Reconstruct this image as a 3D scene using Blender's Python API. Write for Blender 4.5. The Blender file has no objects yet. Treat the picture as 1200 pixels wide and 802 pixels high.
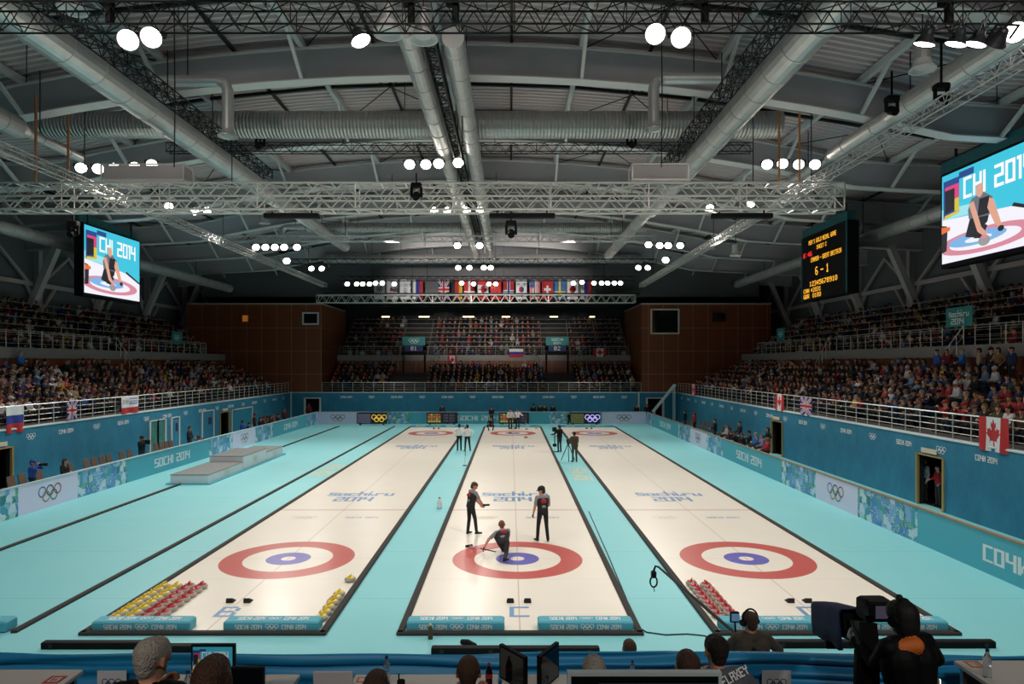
import bpy, math, random
import numpy as np
from mathutils import Vector, Matrix
R = random.Random(7)
V = Vector
scene = bpy.context.scene
COL = scene.collection
# ------------------------------------------------------------------ camera frame (1200 x 802)
F, CX, CY, EYE = 797.0, 598.0, 426.5, 5.53
def at(px, py, Y):            # the world point that lies behind pixel (px, py) at depth Y
    return V(((px-CX)*Y/F, Y, EYE-(py-CY)*Y/F))
def gy(py, z=0.0):            # depth of a point of height z seen at image row py
    return F*(EYE-z)/(py-CY)
def gx(px, Y): return (px-CX)*Y/F

# ------------------------------------------------------------------ materials
def lin(c):
    c /= 255.0
    return c/12.92 if c <= 0.04045 else ((c+0.055)/1.055)**2.4
def rgb(h):
    h = h.lstrip('#')
    return tuple(lin(int(h[i:i+2], 16)) for i in (0, 2, 4))
class NT:
    def __init__(s, name):
        s.m = bpy.data.materials.new(name); s.m.use_nodes = True
        s.t = s.m.node_tree; s.b = s.t.nodes['Principled BSDF']
    def n(s, typ, **kw):
        x = s.t.nodes.new(typ)
        for k, v in kw.items(): setattr(x, k, v)
        return x
    def l(s, a, b): s.t.links.new(a, b)
    def math(s, op, a, b=None, c=None):
        x = s.n('ShaderNodeMath', operation=op)
        for i, v in enumerate((a, b, c)):
            if v is None: continue
            if isinstance(v, (int, float)): x.inputs[i].default_value = v
            else: s.l(v, x.inputs[i])
        return x.outputs[0]
    def mix(s, fac, a, b):
        x = s.n('ShaderNodeMix', data_type='RGBA')
        for i, v in ((0, fac), (6, a), (7, b)):
            if isinstance(v, (int, float)): x.inputs[i].default_value = v
            elif isinstance(v, tuple): x.inputs[i].default_value = (*v[:3], 1)
            else: s.l(v, x.inputs[i])
        return x.outputs[2]
    def coord(s, kind='Object'):
        return s.n('ShaderNodeTexCoord').outputs[kind]
    def bump(s, h, strength=.3, dist=.02):
        b = s.n('ShaderNodeBump'); b.inputs['Strength'].default_value = strength; b.inputs['Distance'].default_value = dist
        s.l(h, b.inputs['Height']); s.l(b.outputs[0], s.b.inputs['Normal'])
def mat(name, hexc, rough=.6, metal=0.0, emit=0.0, spec=.5, noise=0.0, nscale=8.0, alpha=1.0, trans=0.0):
    q = NT(name); c = rgb(hexc)
    q.b.inputs['Base Color'].default_value = (*c, 1)
    q.b.inputs['Roughness'].default_value = rough
    q.b.inputs['Metallic'].default_value = metal
    q.b.inputs['Specular IOR Level'].default_value = spec
    if trans: q.b.inputs['Transmission Weight'].default_value = trans
    if alpha < 1: q.b.inputs['Alpha'].default_value = alpha
    if emit:
        q.b.inputs['Emission Color'].default_value = (*c, 1); q.b.inputs['Emission Strength'].default_value = emit
    if noise:
        t = q.n('ShaderNodeTexNoise'); t.inputs['Scale'].default_value = nscale; t.inputs['Detail'].default_value = 4
        q.l(q.coord(), t.inputs['Vector'])
        k = q.math('MULTIPLY_ADD', t.outputs['Fac'], 2*noise, 1-noise)
        x = q.n('ShaderNodeVectorMath', operation='SCALE'); x.inputs[0].default_value = c; q.l(k, x.inputs['Scale'])
        q.l(x.outputs[0], q.b.inputs['Base Color'])
    return q.m
def screen_mat(name, hexc, s=1.0):
    q = NT(name); c = rgb(hexc)
    q.b.inputs['Base Color'].default_value = (.01, .01, .01, 1); q.b.inputs['Roughness'].default_value = .4
    q.b.inputs['Emission Color'].default_value = (*c, 1); q.b.inputs['Emission Strength'].default_value = s
    return q.m
M = {}
def m(key, *a, **k):
    if key not in M: M[key] = mat(key, *a, **k)
    return M[key]
m('black', '#0a0a0c', .65, spec=.2); m('rubber', '#17181a', .7); m('dark_metal', '#2a2c2f', .45, .6); m('charcoal', '#222327', .7)
m('strip', '#3c3b3a', .8, spec=.2); m('white', '#e8e8e6', .5); m('steel', '#b9bcbd', .35, .9); m('truss', '#e6e2dc', .4, .25)
m('truss_dark', '#16181a', .5, .3); m('galv', '#cfcccb', .42, .6, noise=.16, nscale=2.5); m('grey_paint', '#ccbfc0', .6)
m('flange', '#d8d4d3', .6); m('web', '#bdb9be', .7, noise=.06, nscale=1.5); m('purlin', '#c4c7c9', .6); m('rod', '#c07a44', .5)
m('rail', '#c9c6c0', .35, .6); m('cap', '#c4d3d6', .5); m('gold', '#b79a62', .5, .3); m('tan', '#9b8468', .6)
m('concrete', '#454240', .85, noise=.1); m('slab', '#8d8a88', .85, noise=.08); m('seatblue', '#20324e', .6); m('outer', '#74767b', .8, noise=.08, nscale=.8)
m('dark_wall', '#33363b', .9); m('skin', '#c78f70', .6); m('eye', '#1c1512', .4); m('lip', '#a5584d', .6); m('pants', '#14151a', .8)
m('shoe', '#0f0f10', .6); m('glove', '#101012', .7); m('hairdark', '#1d1410', noise=.35, nscale=45, rough=.7); m('hairbrown', '#4a2f1f', noise=.35, nscale=45, rough=.7); m('hairgrey', '#aaa298', .75, noise=.3, nscale=45)
m('hairred', '#7a4a2c', noise=.35, nscale=45, rough=.7); m('vest', '#19181c', .75); m('vestgrey', '#8b8a8e', .75); m('vestred', '#a02128', .7); m('whitecloth', '#e2e2e6', .8)
m('deskwhite', '#d9d3cc', .5); m('plastic_white', '#d5d1d4', .5); m('orange', '#d9702a', .6); m('paper', '#cfd3da', .8); m('navy', '#1c2858', .85)
m('foam', '#55aec4', .6); m('wtext', '#eef0f2', .6); m('lilac', '#e6dff8', .55); m('teal', '#55b2c6', .55); m('ringw', '#8fb3bd', .6)
m('ice_blue', '#6d9ccb', .3); m('ice_gold', '#d8d2a8', .4); m('granite', '#a9a59b', .3, noise=.3, nscale=60); m('yellow', '#e4c81c', .35); m('red', '#b3202a', .35)
m('platform', '#7d8284', .6); m('cream', '#d8cdb6', .7); m('brass', '#a98d4e', .4, .7); m('brown_coat', '#4a4034', .85); m('glass', '#dfe9ee', .05, trans=.92, spec=.5)
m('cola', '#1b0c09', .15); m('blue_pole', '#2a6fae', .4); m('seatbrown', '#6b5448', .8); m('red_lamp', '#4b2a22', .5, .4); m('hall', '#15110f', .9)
m('darkglass', '#0c1114', .08, spec=.8); m('cable', '#101418', .6); m('hat_black', '#0c0c0e', .7)

def quilt_mat():
    q = NT('patchwork_print'); co = q.coord()
    v = q.n('ShaderNodeTexVoronoi', distance='CHEBYCHEV'); v.inputs['Scale'].default_value = 3.6; q.l(co, v.inputs['Vector'])
    r = q.n('ShaderNodeValToRGB'); r.color_ramp.interpolation = 'CONSTANT'
    cols = ['#4ba4b8', '#7fb6d8', '#cfe2ee', '#4f8fc9', '#5fae8e', '#33878c', '#8fb0e0', '#a9d0d8', '#6f9fd6', '#4fa3b8']
    e = r.color_ramp.elements
    while len(e) < len(cols): e.new(.5)
    for i, c in enumerate(cols): e[i].position = i/len(cols); e[i].color = (*rgb(c), 1)
    s = q.n('ShaderNodeSeparateColor'); q.l(v.outputs['Color'], s.inputs[0]); q.l(s.outputs[0], r.inputs[0])
    w = q.n('ShaderNodeTexVoronoi'); w.inputs['Scale'].default_value = 17; q.l(co, w.inputs['Vector'])
    k = q.math('LESS_THAN', w.outputs['Distance'], .32)
    k2 = q.math('MULTIPLY', k, q.math('GREATER_THAN', s.outputs[1], .45))
    q.l(q.mix(k2, r.outputs[0], rgb('#dfeaf2')), q.b.inputs['Base Color'])
    q.b.inputs['Roughness'].default_value = .55
    return q.m
M['quilt'] = quilt_mat()
m('panel_teal', '#2b86a4', .6); m('quilt_dim', '#3f7f78', .6, noise=.55, nscale=3)
def bluewall_mat():
    q = NT('blue_wall_cloth'); co = q.coord()
    t = q.n('ShaderNodeTexNoise'); t.inputs['Scale'].default_value = 1.4; t.inputs['Detail'].default_value = 8; t.inputs['Roughness'].default_value = .75
    mp = q.n('ShaderNodeMapping'); mp.inputs['Scale'].default_value = (1, 1, .6); q.l(co, mp.inputs[0]); q.l(mp.outputs[0], t.inputs['Vector'])
    r = q.n('ShaderNodeValToRGB'); e = r.color_ramp.elements
    e[0].position = .3; e[0].color = (*rgb('#1f6c8c'), 1); e[1].position = .72; e[1].color = (*rgb('#2f86a4'), 1)
    q.l(t.outputs['Fac'], r.inputs[0]); q.l(r.outputs[0], q.b.inputs['Base Color']); q.b.inputs['Roughness'].default_value = .7
    return q.m
M['bluewall'] = bluewall_mat()
def wood_mat():
    q = NT('red_brown_wood_panel'); co = q.coord()
    mp = q.n('ShaderNodeMapping'); mp.inputs['Rotation'].default_value = (math.pi/2, 0, 0)
    g = q.n('ShaderNodeSeparateXYZ'); q.l(co, g.inputs[0])
    xy = q.math('ADD', g.outputs[0], g.outputs[1])
    a = q.math('FRACT', q.math('DIVIDE', xy, 1.45)); b = q.math('FRACT', q.math('DIVIDE', g.outputs[2], 2.25))
    k = q.math('MAXIMUM', q.math('LESS_THAN', a, .022), q.math('LESS_THAN', b, .016))
    n = q.n('ShaderNodeTexNoise'); n.inputs['Scale'].default_value = 1.2
    q.l(co, n.inputs['Vector'])
    base = q.mix(n.outputs['Fac'], rgb('#6e3417'), rgb('#83401d'))
    q.l(q.mix(k, base, rgb('#a58a70')), q.b.inputs['Base Color']); q.b.inputs['Roughness'].default_value = .5
    return q.m
M['wood'] = wood_mat()
def carpet_mat():
    q = NT('turquoise_floor'); co = q.coord()
    n = q.n('ShaderNodeTexNoise'); n.inputs['Scale'].default_value = .5; n.inputs['Detail'].default_value = 5; q.l(co, n.inputs['Vector'])
    g = q.n('ShaderNodeSeparateXYZ'); q.l(co, g.inputs[0])
    seam = q.math('LESS_THAN', q.math('FRACT', q.math('DIVIDE', g.outputs[1], 4.0)), .008)
    base = q.mix(n.outputs['Fac'], rgb('#80cdd6'), rgb('#8bd5dc'))
    q.l(q.mix(seam, base, rgb('#78bdc8')), q.b.inputs['Base Color'])
    q.b.inputs['Roughness'].default_value = .5; q.b.inputs['Specular IOR Level'].default_value = .35
    return q.m
M['carpet'] = carpet_mat()
def ice_mat():
    q = NT('painted_curling_ice'); co = q.coord()
    g = q.n('ShaderNodeSeparateXYZ'); q.l(co, g.inputs[0]); x, y = g.outputs[0], g.outputs[1]
    yy = q.math('SUBTRACT', q.math('ABSOLUTE', y), 17.375)
    r = q.math('SQRT', q.math('ADD', q.math('MULTIPLY', x, x), q.math('MULTIPLY', yy, yy)))
    n = q.n('ShaderNodeTexNoise'); n.inputs['Scale'].default_value = .9; n.inputs['Detail'].default_value = 6; q.l(co, n.inputs['Vector'])
    col = q.mix(n.outputs['Fac'], rgb('#f2ebdd'), rgb('#f8f3ea'))
    def line(fac, c, a=1.0):
        nonlocal col
        f = q.math('MULTIPLY', fac, a) if a < 1 else fac
        col = q.mix(f, col, rgb(c))
    ax = q.math('ABSOLUTE', x)
    line(q.math('LESS_THAN', ax, .013), '#c9a9a4', .8)
    red = '#c9615c'; blue = '#6a68c0'
    rings = q.math('MULTIPLY', q.math('LESS_THAN', r, 1.83), q.math('GREATER_THAN', r, 1.22)); line(rings, red)
    line(q.math('MULTIPLY', q.math('LESS_THAN', r, .61), q.math('GREATER_THAN', r, .2)), blue)
    line(q.math('LESS_THAN', q.math('ABSOLUTE', yy), .012), '#c08f8c', .5)
    line(q.math('LESS_THAN', q.math('ABSOLUTE', q.math('ADD', yy, 6.4)), .05), '#b98580', .85)
    line(q.math('LESS_THAN', q.math('ABSOLUTE', q.math('SUBTRACT', yy, 1.83)), .01), '#c9b3b0', .4)
    q.l(col, q.b.inputs['Base Color'])
    p = q.n('ShaderNodeTexNoise'); p.inputs['Scale'].default_value = 60; q.l(co, p.inputs['Vector']); q.bump(p.outputs['Fac'], .05, .004)
    q.b.inputs['Roughness'].default_value = .28; q.b.inputs['Specular IOR Level'].default_value = .3
    return q.m
M['ice'] = ice_mat()
def objcol_mat(name, mul=1.0, rough=.85):
    q = NT(name); o = q.n('ShaderNodeObjectInfo')
    q.l(o.outputs['Color'], q.b.inputs['Base Color']); q.b.inputs['Roughness'].default_value = rough
    return q.m
M['jacket'] = objcol_mat('jacket_cloth')
def rand_mat(name, cols, rough=.8):
    q = NT(name); o = q.n('ShaderNodeObjectInfo'); r = q.n('ShaderNodeValToRGB'); r.color_ramp.interpolation = 'CONSTANT'
    e = r.color_ramp.elements
    while len(e) < len(cols): e.new(.5)
    for i, c in enumerate(cols): e[i].position = i/len(cols); e[i].color = (*rgb(c), 1)
    q.l(o.outputs['Random'], r.inputs[0]); q.l(r.outputs[0], q.b.inputs['Base Color']); q.b.inputs['Roughness'].default_value = rough
    return q.m
M['hair_any'] = rand_mat('hair_mixed', ['#1d1410', '#4a2f1f', '#2b1d14', '#7a5a3a', '#14100e', '#8d857b', '#35251b'])
M['pants_any'] = rand_mat('trousers_mixed', ['#15171c', '#1d2638', '#2b2b2e', '#22304a', '#3a3430'])
M['skin_any'] = rand_mat('skin_mixed', ['#c78f70', '#d29f82', '#b97f62', '#d8a98c'])
def attr_mat():
    q = NT('crowd_clothes'); a = q.n('ShaderNodeAttribute'); a.attribute_name = 'tint'
    q.l(a.outputs['Color'], q.b.inputs['Base Color']); q.b.inputs['Roughness'].default_value = .85
    return q.m
M['crowd'] = attr_mat()

# ------------------------------------------------------------------ mesh builder
PRINT = ('lettering', 'rings', 'ice_', 'sheet_letter', 'step_emblem', 'led_text', 'display_pane', 'screen_picture', 'back_lettering', 'lattice')
def top(o):
    while o.parent is not None: o = o.parent
    return o
def join_prints():     # printed letters and emblems become part of the panel they are printed on
    for o in [q for q in scene.objects if q.parent is not None and q.name.startswith(PRINT[:7]) and not q.name.startswith('ice_surface')]:
        host = next((c for c in o.parent.children if c.name.split('.')[0] in ('panel', 'block_body', 'sign_panel', 'banner_cloth', 'sticker_sheet', 'sign_sheet', 'ice_surface', 'board_case', 'display_case')), None)
        if host is None and o.name.startswith('step_emblem'): host = o.parent
        if host is None: continue
        a, b = host.data, o.data; n = len(a.vertices); k = len(a.materials); d = V((0, 0, 0)) if host is not o.parent else o.location
        mi = [f.material_index for f in a.polygons]+[f.material_index+k for f in b.polygons]
        me = bpy.data.meshes.new(a.name); me.from_pydata([tuple(v.co) for v in a.vertices]+[tuple(v.co+d) for v in b.vertices], [], [tuple(f.vertices) for f in a.polygons]+[tuple(q+n for q in f.vertices) for f in b.polygons])
        for mm in list(a.materials)+list(b.materials): me.materials.append(mm)
        me.polygons.foreach_set('material_index', mi); me.update(); host.data = me; bpy.data.objects.remove(o)
for k in ('hairdark', 'hairbrown', 'hairgrey', 'hairred', 'hair_any'):
    t_ = M[k].node_tree; nz = t_.nodes.new('ShaderNodeTexNoise'); nz.inputs['Scale'].default_value = 70; bp = t_.nodes.new('ShaderNodeBump'); bp.inputs['Strength'].default_value = 1; bp.inputs['Distance'].default_value = .02
    t_.links.new(t_.nodes.new('ShaderNodeTexCoord').outputs['Object'], nz.inputs['Vector']); t_.links.new(nz.outputs['Fac'], bp.inputs['Height']); t_.links.new(bp.outputs[0], t_.nodes['Principled BSDF'].inputs['Normal'])
class MB:
    def __init__(s): s.v, s.f, s.i = [], [], []
    def add(s, vs, fs, i=0):
        b = len(s.v); s.v.extend(V(p) for p in vs); s.f.extend(tuple(b+k for k in f) for f in fs); s.i.extend([i]*len(fs)); return s
    def quad(s, a, b, c, d, i=0): return s.add([a, b, c, d], [(0, 1, 2, 3)], i)
    def poly(s, pts, i=0): return s.add(pts, [tuple(range(len(pts)))], i)
    def hexa(s, p, i=0):   # p: 4 bottom + 4 top (ccw)
        return s.add(p, [(3, 2, 1, 0), (4, 5, 6, 7), (0, 1, 5, 4), (1, 2, 6, 5), (2, 3, 7, 6), (3, 0, 4, 7)], i)
    def box(s, lo, hi, i=0):
        (a, b, c), (d, e, f) = lo, hi
        return s.hexa([(a, b, c), (d, b, c), (d, e, c), (a, e, c), (a, b, f), (d, b, f), (d, e, f), (a, e, f)], i)
    def cbox(s, c, sz, i=0):
        return s.box([c[k]-sz[k]/2 for k in range(3)], [c[k]+sz[k]/2 for k in range(3)], i)
    def bbox(s, lo, hi, bev=.01, i=0):   # box with chamfered vertical and top edges
        (a, b, c), (d, e, f) = lo, hi; q = bev
        ring = lambda z, k: [(a+k+q, b+k, z), (d-k-q, b+k, z), (d-k, b+k+q, z), (d-k, e-k-q, z), (d-k-q, e-k, z), (a+k+q, e-k, z), (a+k, e-k-q, z), (a+k, b+k+q, z)]
        vs = ring(c, 0)+ring(f-q, 0)+ring(f, q)
        fs = [tuple(range(7, -1, -1)), tuple(range(16, 24))]
        for r in (0, 8):
            for k in range(8): fs.append((r+k, r+(k+1) % 8, r+8+(k+1) % 8, r+8+k))
        return s.add(vs, fs, i)
    def bar(s, p0, p1, w, h=None, up=(0, 0, 1), i=0):
        p0, p1 = V(p0), V(p1); h = h or w; d = (p1-p0).normalized(); up = V(up)
        if abs(d.dot(up)) > .99: up = V((1, 0, 0))
        x = d.cross(up).normalized()*w/2; y = x.cross(d).normalized()*h/2
        return s.hexa([p0-x-y, p0+x-y, p0+x+y, p0-x+y, p1-x-y, p1+x-y, p1+x+y, p1-x+y], i)
    def tube(s, pts, r, n=8, i=0, cap=True):
        pts = [V(p) for p in pts]; rs = r if isinstance(r, (list, tuple)) else [r]*len(pts)
        vs, fs = [], []; ref = None
        for k, p in enumerate(pts):
            d = (pts[min(k+1, len(pts)-1)]-pts[max(k-1, 0)]).normalized()
            if ref is None:
                ref = V((0, 0, 1)) if abs(d.z) < .9 else V((1, 0, 0))
            x = d.cross(ref).normalized(); y = x.cross(d).normalized(); ref = y
            for j in range(n):
                t = 2*math.pi*j/n; vs.append(p+(x*math.cos(t)+y*math.sin(t))*rs[k])
        for k in range(len(pts)-1):
            for j in range(n): fs.append((k*n+j, k*n+(j+1) % n, (k+1)*n+(j+1) % n, (k+1)*n+j))
        if cap: fs += [tuple(range(n-1, -1, -1)), tuple(range((len(pts)-1)*n, len(pts)*n))]
        return s.add(vs, fs, i)
    def lathe(s, prof, c=(0, 0, 0), n=20, i=0, axis='z'):
        vs, fs = [], []; c = V(c)
        for r, z in prof:
            for j in range(n):
                t = 2*math.pi*j/n; p = (r*math.cos(t), r*math.sin(t), z)
                vs.append(c+V(p if axis == 'z' else (p[0], p[2], p[1])))
        for k in range(len(prof)-1):
            for j in range(n):
                q = (k*n+j, k*n+(j+1) % n, (k+1)*n+(j+1) % n, (k+1)*n+j); fs.append(q if axis == 'z' else q[::-1])
        if prof[0][0] > 1e-6: fs.append(tuple(range(n-1, -1, -1)))
        if prof[-1][0] > 1e-6: fs.append(tuple(range((len(prof)-1)*n, len(prof)*n)))
        return s.add(vs, fs, i)
    def ball(s, c, r, n=10, i=0):
        r = r if isinstance(r, (tuple, list)) else (r, r, r); k = n//2+1
        vs, fs = [], []
        for a in range(k+1):
            p = math.pi*a/k
            for j in range(n):
                t = 2*math.pi*j/n; vs.append((c[0]+r[0]*math.sin(p)*math.cos(t), c[1]+r[1]*math.sin(p)*math.sin(t), c[2]-r[2]*math.cos(p)))
        for a in range(k):
            for j in range(n): fs.append((a*n+j, a*n+(j+1) % n, (a+1)*n+(j+1) % n, (a+1)*n+j))
        return s.add(vs, fs, i)
    def ring(s, c, ux, uy, r, w, off=0.0, n=24, i=0):   # flat annulus
        c, ux, uy = V(c), V(ux).normalized(), V(uy).normalized(); c = c+ux.cross(uy)*off
        vs = []
        for j in range(n):
            t = 2*math.pi*j/n; d = ux*math.cos(t)+uy*math.sin(t); vs += [c+d*(r-w/2), c+d*(r+w/2)]
        return s.add(vs, [(2*j, 2*j+1, (2*j+3) % (2*n), (2*j+2) % (2*n)) for j in range(n)], i)
    def disc(s, c, ux, uy, rx, ry=None, n=20, i=0):
        c, ux, uy = V(c), V(ux), V(uy); ry = ry or rx
        return s.poly([c+ux*rx*math.cos(2*math.pi*j/n)+uy*ry*math.sin(2*math.pi*j/n) for j in range(n)], i)
    def pieces(s):
        n = len(s.v); par = list(range(n))
        def root(a):
            while par[a] != a: par[a] = par[par[a]]; a = par[a]
            return a
        for f in s.f:
            r = root(f[0])
            for k in f[1:]: par[root(k)] = r
        isl = {}
        for k in range(n): isl.setdefault(root(k), []).append(k)
        if len(isl) < 2 or len(isl) > 400: return None
        keys = list(isl); co = np.array(s.v); lo = np.array([co[isl[k]].min(0) for k in keys]); hi = np.array([co[isl[k]].max(0) for k in keys]); sz = (hi-lo).max(1)
        gap = np.maximum(0, np.maximum(lo[:, None]-hi[None], lo[None]-hi[:, None])); near = np.sqrt((gap**2).sum(2)) <= np.maximum(.02, .45*np.maximum(sz[:, None], sz[None]))
        lab = list(range(len(keys)))
        for a in range(len(keys)):
            for b in np.nonzero(near[a])[0]:
                la, lb = lab[a], lab[b]
                if la != lb: lab = [la if q == lb else q for q in lab]
        if len(set(lab)) < 2: return None
        of = {k: lab[j] for j, k in enumerate(keys)}; out = {}
        for f, i in zip(s.f, s.i):
            q = out.setdefault(of[root(f[0])], (MB(), {})); mp = q[1]
            for k in f:
                if k not in mp: mp[k] = len(q[0].v); q[0].v.append(s.v[k])
            q[0].f.append(tuple(mp[k] for k in f)); q[0].i.append(i)
        return [q[0] for q in out.values()]
    def build(s, name, mats, parent=None, loc=None, local=False, smooth=False):
        if parent is not None and 'category' in top(parent) and not name.startswith(PRINT):
            ps = s.pieces()
            if ps:
                for q in ps: o = q.build(name, mats, parent, loc, local, smooth)
                return o
        o0 = V(loc) if loc is not None else (wloc(parent) if parent is not None and not local else V((0, 0, 0)))
        if local: o0 = V((0, 0, 0))
        me = bpy.data.meshes.new(name)
        me.from_pydata([tuple(p-o0) for p in s.v], [], s.f)
        mats = mats if isinstance(mats, (list, tuple)) else [mats]
        for q in mats: me.materials.append(M[q] if isinstance(q, str) else q)
        if len(mats) > 1: me.polygons.foreach_set('material_index', s.i)
        if smooth: me.polygons.foreach_set('use_smooth', [True]*len(s.f))
        me.update()
        o = bpy.data.objects.new(name, me); COL.objects.link(o)
        if parent is not None: o.parent = parent
        elif not local: o.location = o0
        elif loc is not None: o.location = loc
        return o
def wloc(o):
    p = V((0, 0, 0))
    while o is not None: p = p+o.location; o = o.parent
    return p
def tag(o, label, cat, group=None):
    o['label'] = label; o['category'] = cat
    if group: o['group'] = group
    return o
def thing(name, label, cat, loc=(0, 0, 0), group=None, rz=0.0):
    o = bpy.data.objects.new(name, None); o.empty_display_size = .1; COL.objects.link(o)
    o.location = loc; o.rotation_euler = (0, 0, rz)
    return tag(o, label, cat, group)
def struct(o): o['kind'] = 'structure'; return o
def dup(o, label=None, parent=None):
    c = o.copy(); COL.objects.link(c)
    if parent is not None: c.parent = parent
    if label: c['label'] = label
    for ch in list(o.children): dup(ch, None, c)
    return c
ONES = 'zeroth first second third fourth fifth sixth seventh eighth ninth tenth eleventh twelfth thirteenth fourteenth fifteenth sixteenth seventeenth eighteenth nineteenth'.split()
def nth(n):
    if n < 20: return ONES[n]
    t = ['', '', 'twent', 'thirt', 'fort', 'fift', 'sixt', 'sevent'][n//10]
    return t+'ieth' if n % 10 == 0 else t+'y-'+ONES[n % 10]

# ------------------------------------------------------------------ lettering
FONT5 = dict(A='0E11111F111111', B='1E11111E11111E', C='0E11101010110E', D='1E11111111111E', E='1F10101E10101F', F='1F10101E101010', G='0E11101711110F',
 H='1111111F111111', I='0E04040404040E', K='11121418141211', L='1010101010101F', M='111B1515111111', N='11191515131111', O='0E11111111110E', P='1E11111E101010', R='1E11111E141211',
 S='0F10100E01011E', T='1F040404040404', U='1111111111110E', X='11110A040A1111', Y='11110A04040404')
FONT5['0'] = '0E11111111110E'; FONT5['1'] = '040C040404040E'; FONT5['2'] = '0E11010204081F'; FONT5['3'] = '1E01010E01011E'; FONT5['4'] = '02060A121F0202'; FONT5['5'] = '1F101E0101110E'
FONT5['6'] = '0E10101E11110E'; FONT5['7'] = '1F010204080808'; FONT5['8'] = '0E11110E11110E'; FONT5['9'] = '0E11110F01010E'; FONT5['-'] = '0000001F000000'; FONT5[':'] = '00040000000400'
FONT5["'"] = '04040000000000'; FONT5['*'] = '000A041F040A00'; FONT5[' '] = '0'*14; FONT5['.'] = '00000000000404'
SQ = dict(S='1F10101F01011F', O='1F11111111111F', C='1F10101010101F', H='1111111F111111', I='04040404040404', Ч='1111111F010101', И='11131315191911', R='1F11111E141211', U='1111111111111F',
 A='1F11111F111111', F='1F10101E101010', L='1010101010101F', X='11110A040A1111', E='1F10101E10101F', Y='11111F04040404', B='1E11111E11111F', D='1E11111111111E', P='1F11111F101010', Я='1F11111F051911',
 c='0000001F10101F', o='0000001F11111F', h='1010101F111111', i='04000404040404', r='0000001F101010', u='0000001111111F', s='00001F101F011F')
SQ['С'] = SQ['C']; SQ['О'] = SQ['O']
SQ['2'] = '1F01011F10101F'; SQ['0'] = '1F11111111111F'; SQ['1'] = '0C040404040404'; SQ['4'] = '1111111F010101'; SQ['.'] = '00000000000404'; SQ[' '] = '0'*14; SQ['6'] = '1F10101F11111F'; SQ['-'] = '0000000E000000'
NARROW = {'I': (2, 1), 'i': (2, 1), '.': (2, 1), '1': (1, 2), "'": (2, 1)}
def text(mb, s, origin, ux, uy, h, w=None, font=SQ, i=0, bold=.22, off=.004, center=False):
    """paints block letters on the plane (origin; ux along the line, uy up); h height, w total width if given"""
    ux, uy = V(ux).normalized(), V(uy).normalized(); n = ux.cross(uy); o = V(origin)+n*off
    cell = h/7.0; adv = []
    for ch in s:
        st, wd = NARROW.get(ch, (0, 5)) if font is SQ else (0, 5)
        if ch == ' ': wd = 3
        adv.append((st, wd))
    total = sum(a[1]+1.3 for a in adv)-1.3
    cx = (w/total) if w else cell
    if center: o = o-ux*(total*cx/2)-uy*(h/2)
    x = 0.0
    for ch, (st, wd) in zip(s, adv):
        rows = font.get(ch, '0'*14)
        for r in range(7):
            bits = int(rows[2*r:2*r+2], 16); c = 0
            while c < 5:
                if bits >> (4-c) & 1:
                    e = c
                    while e+1 < 5 and bits >> (4-e-1) & 1: e += 1
                    x0 = (x+c-st-bold/2)*cx; x1 = (x+e+1-st+bold/2)*cx; y1 = (7-r)*cell; y0 = (6-r)*cell-(.02*cell)
                    mb.quad(o+ux*x0+uy*y0, o+ux*x1+uy*y0, o+ux*x1+uy*y1, o+ux*x0+uy*y1, i); c = e
                c += 1
        x += wd+1.3
    return total*cx
def rings5(mb, c, ux, uy, r, w, off=.004, idx=(0, 0, 0, 0, 0)):
    ux, uy = V(ux).normalized(), V(uy).normalized()
    for k, (dx, dy) in enumerate(((-2.3, .5), (0, .5), (2.3, .5), (-1.15, -.55), (1.15, -.55))):
        mb.ring(V(c)+ux*dx*r+uy*dy*r, ux, uy, r, w, off+.0006*k, 20, idx[k])

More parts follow.
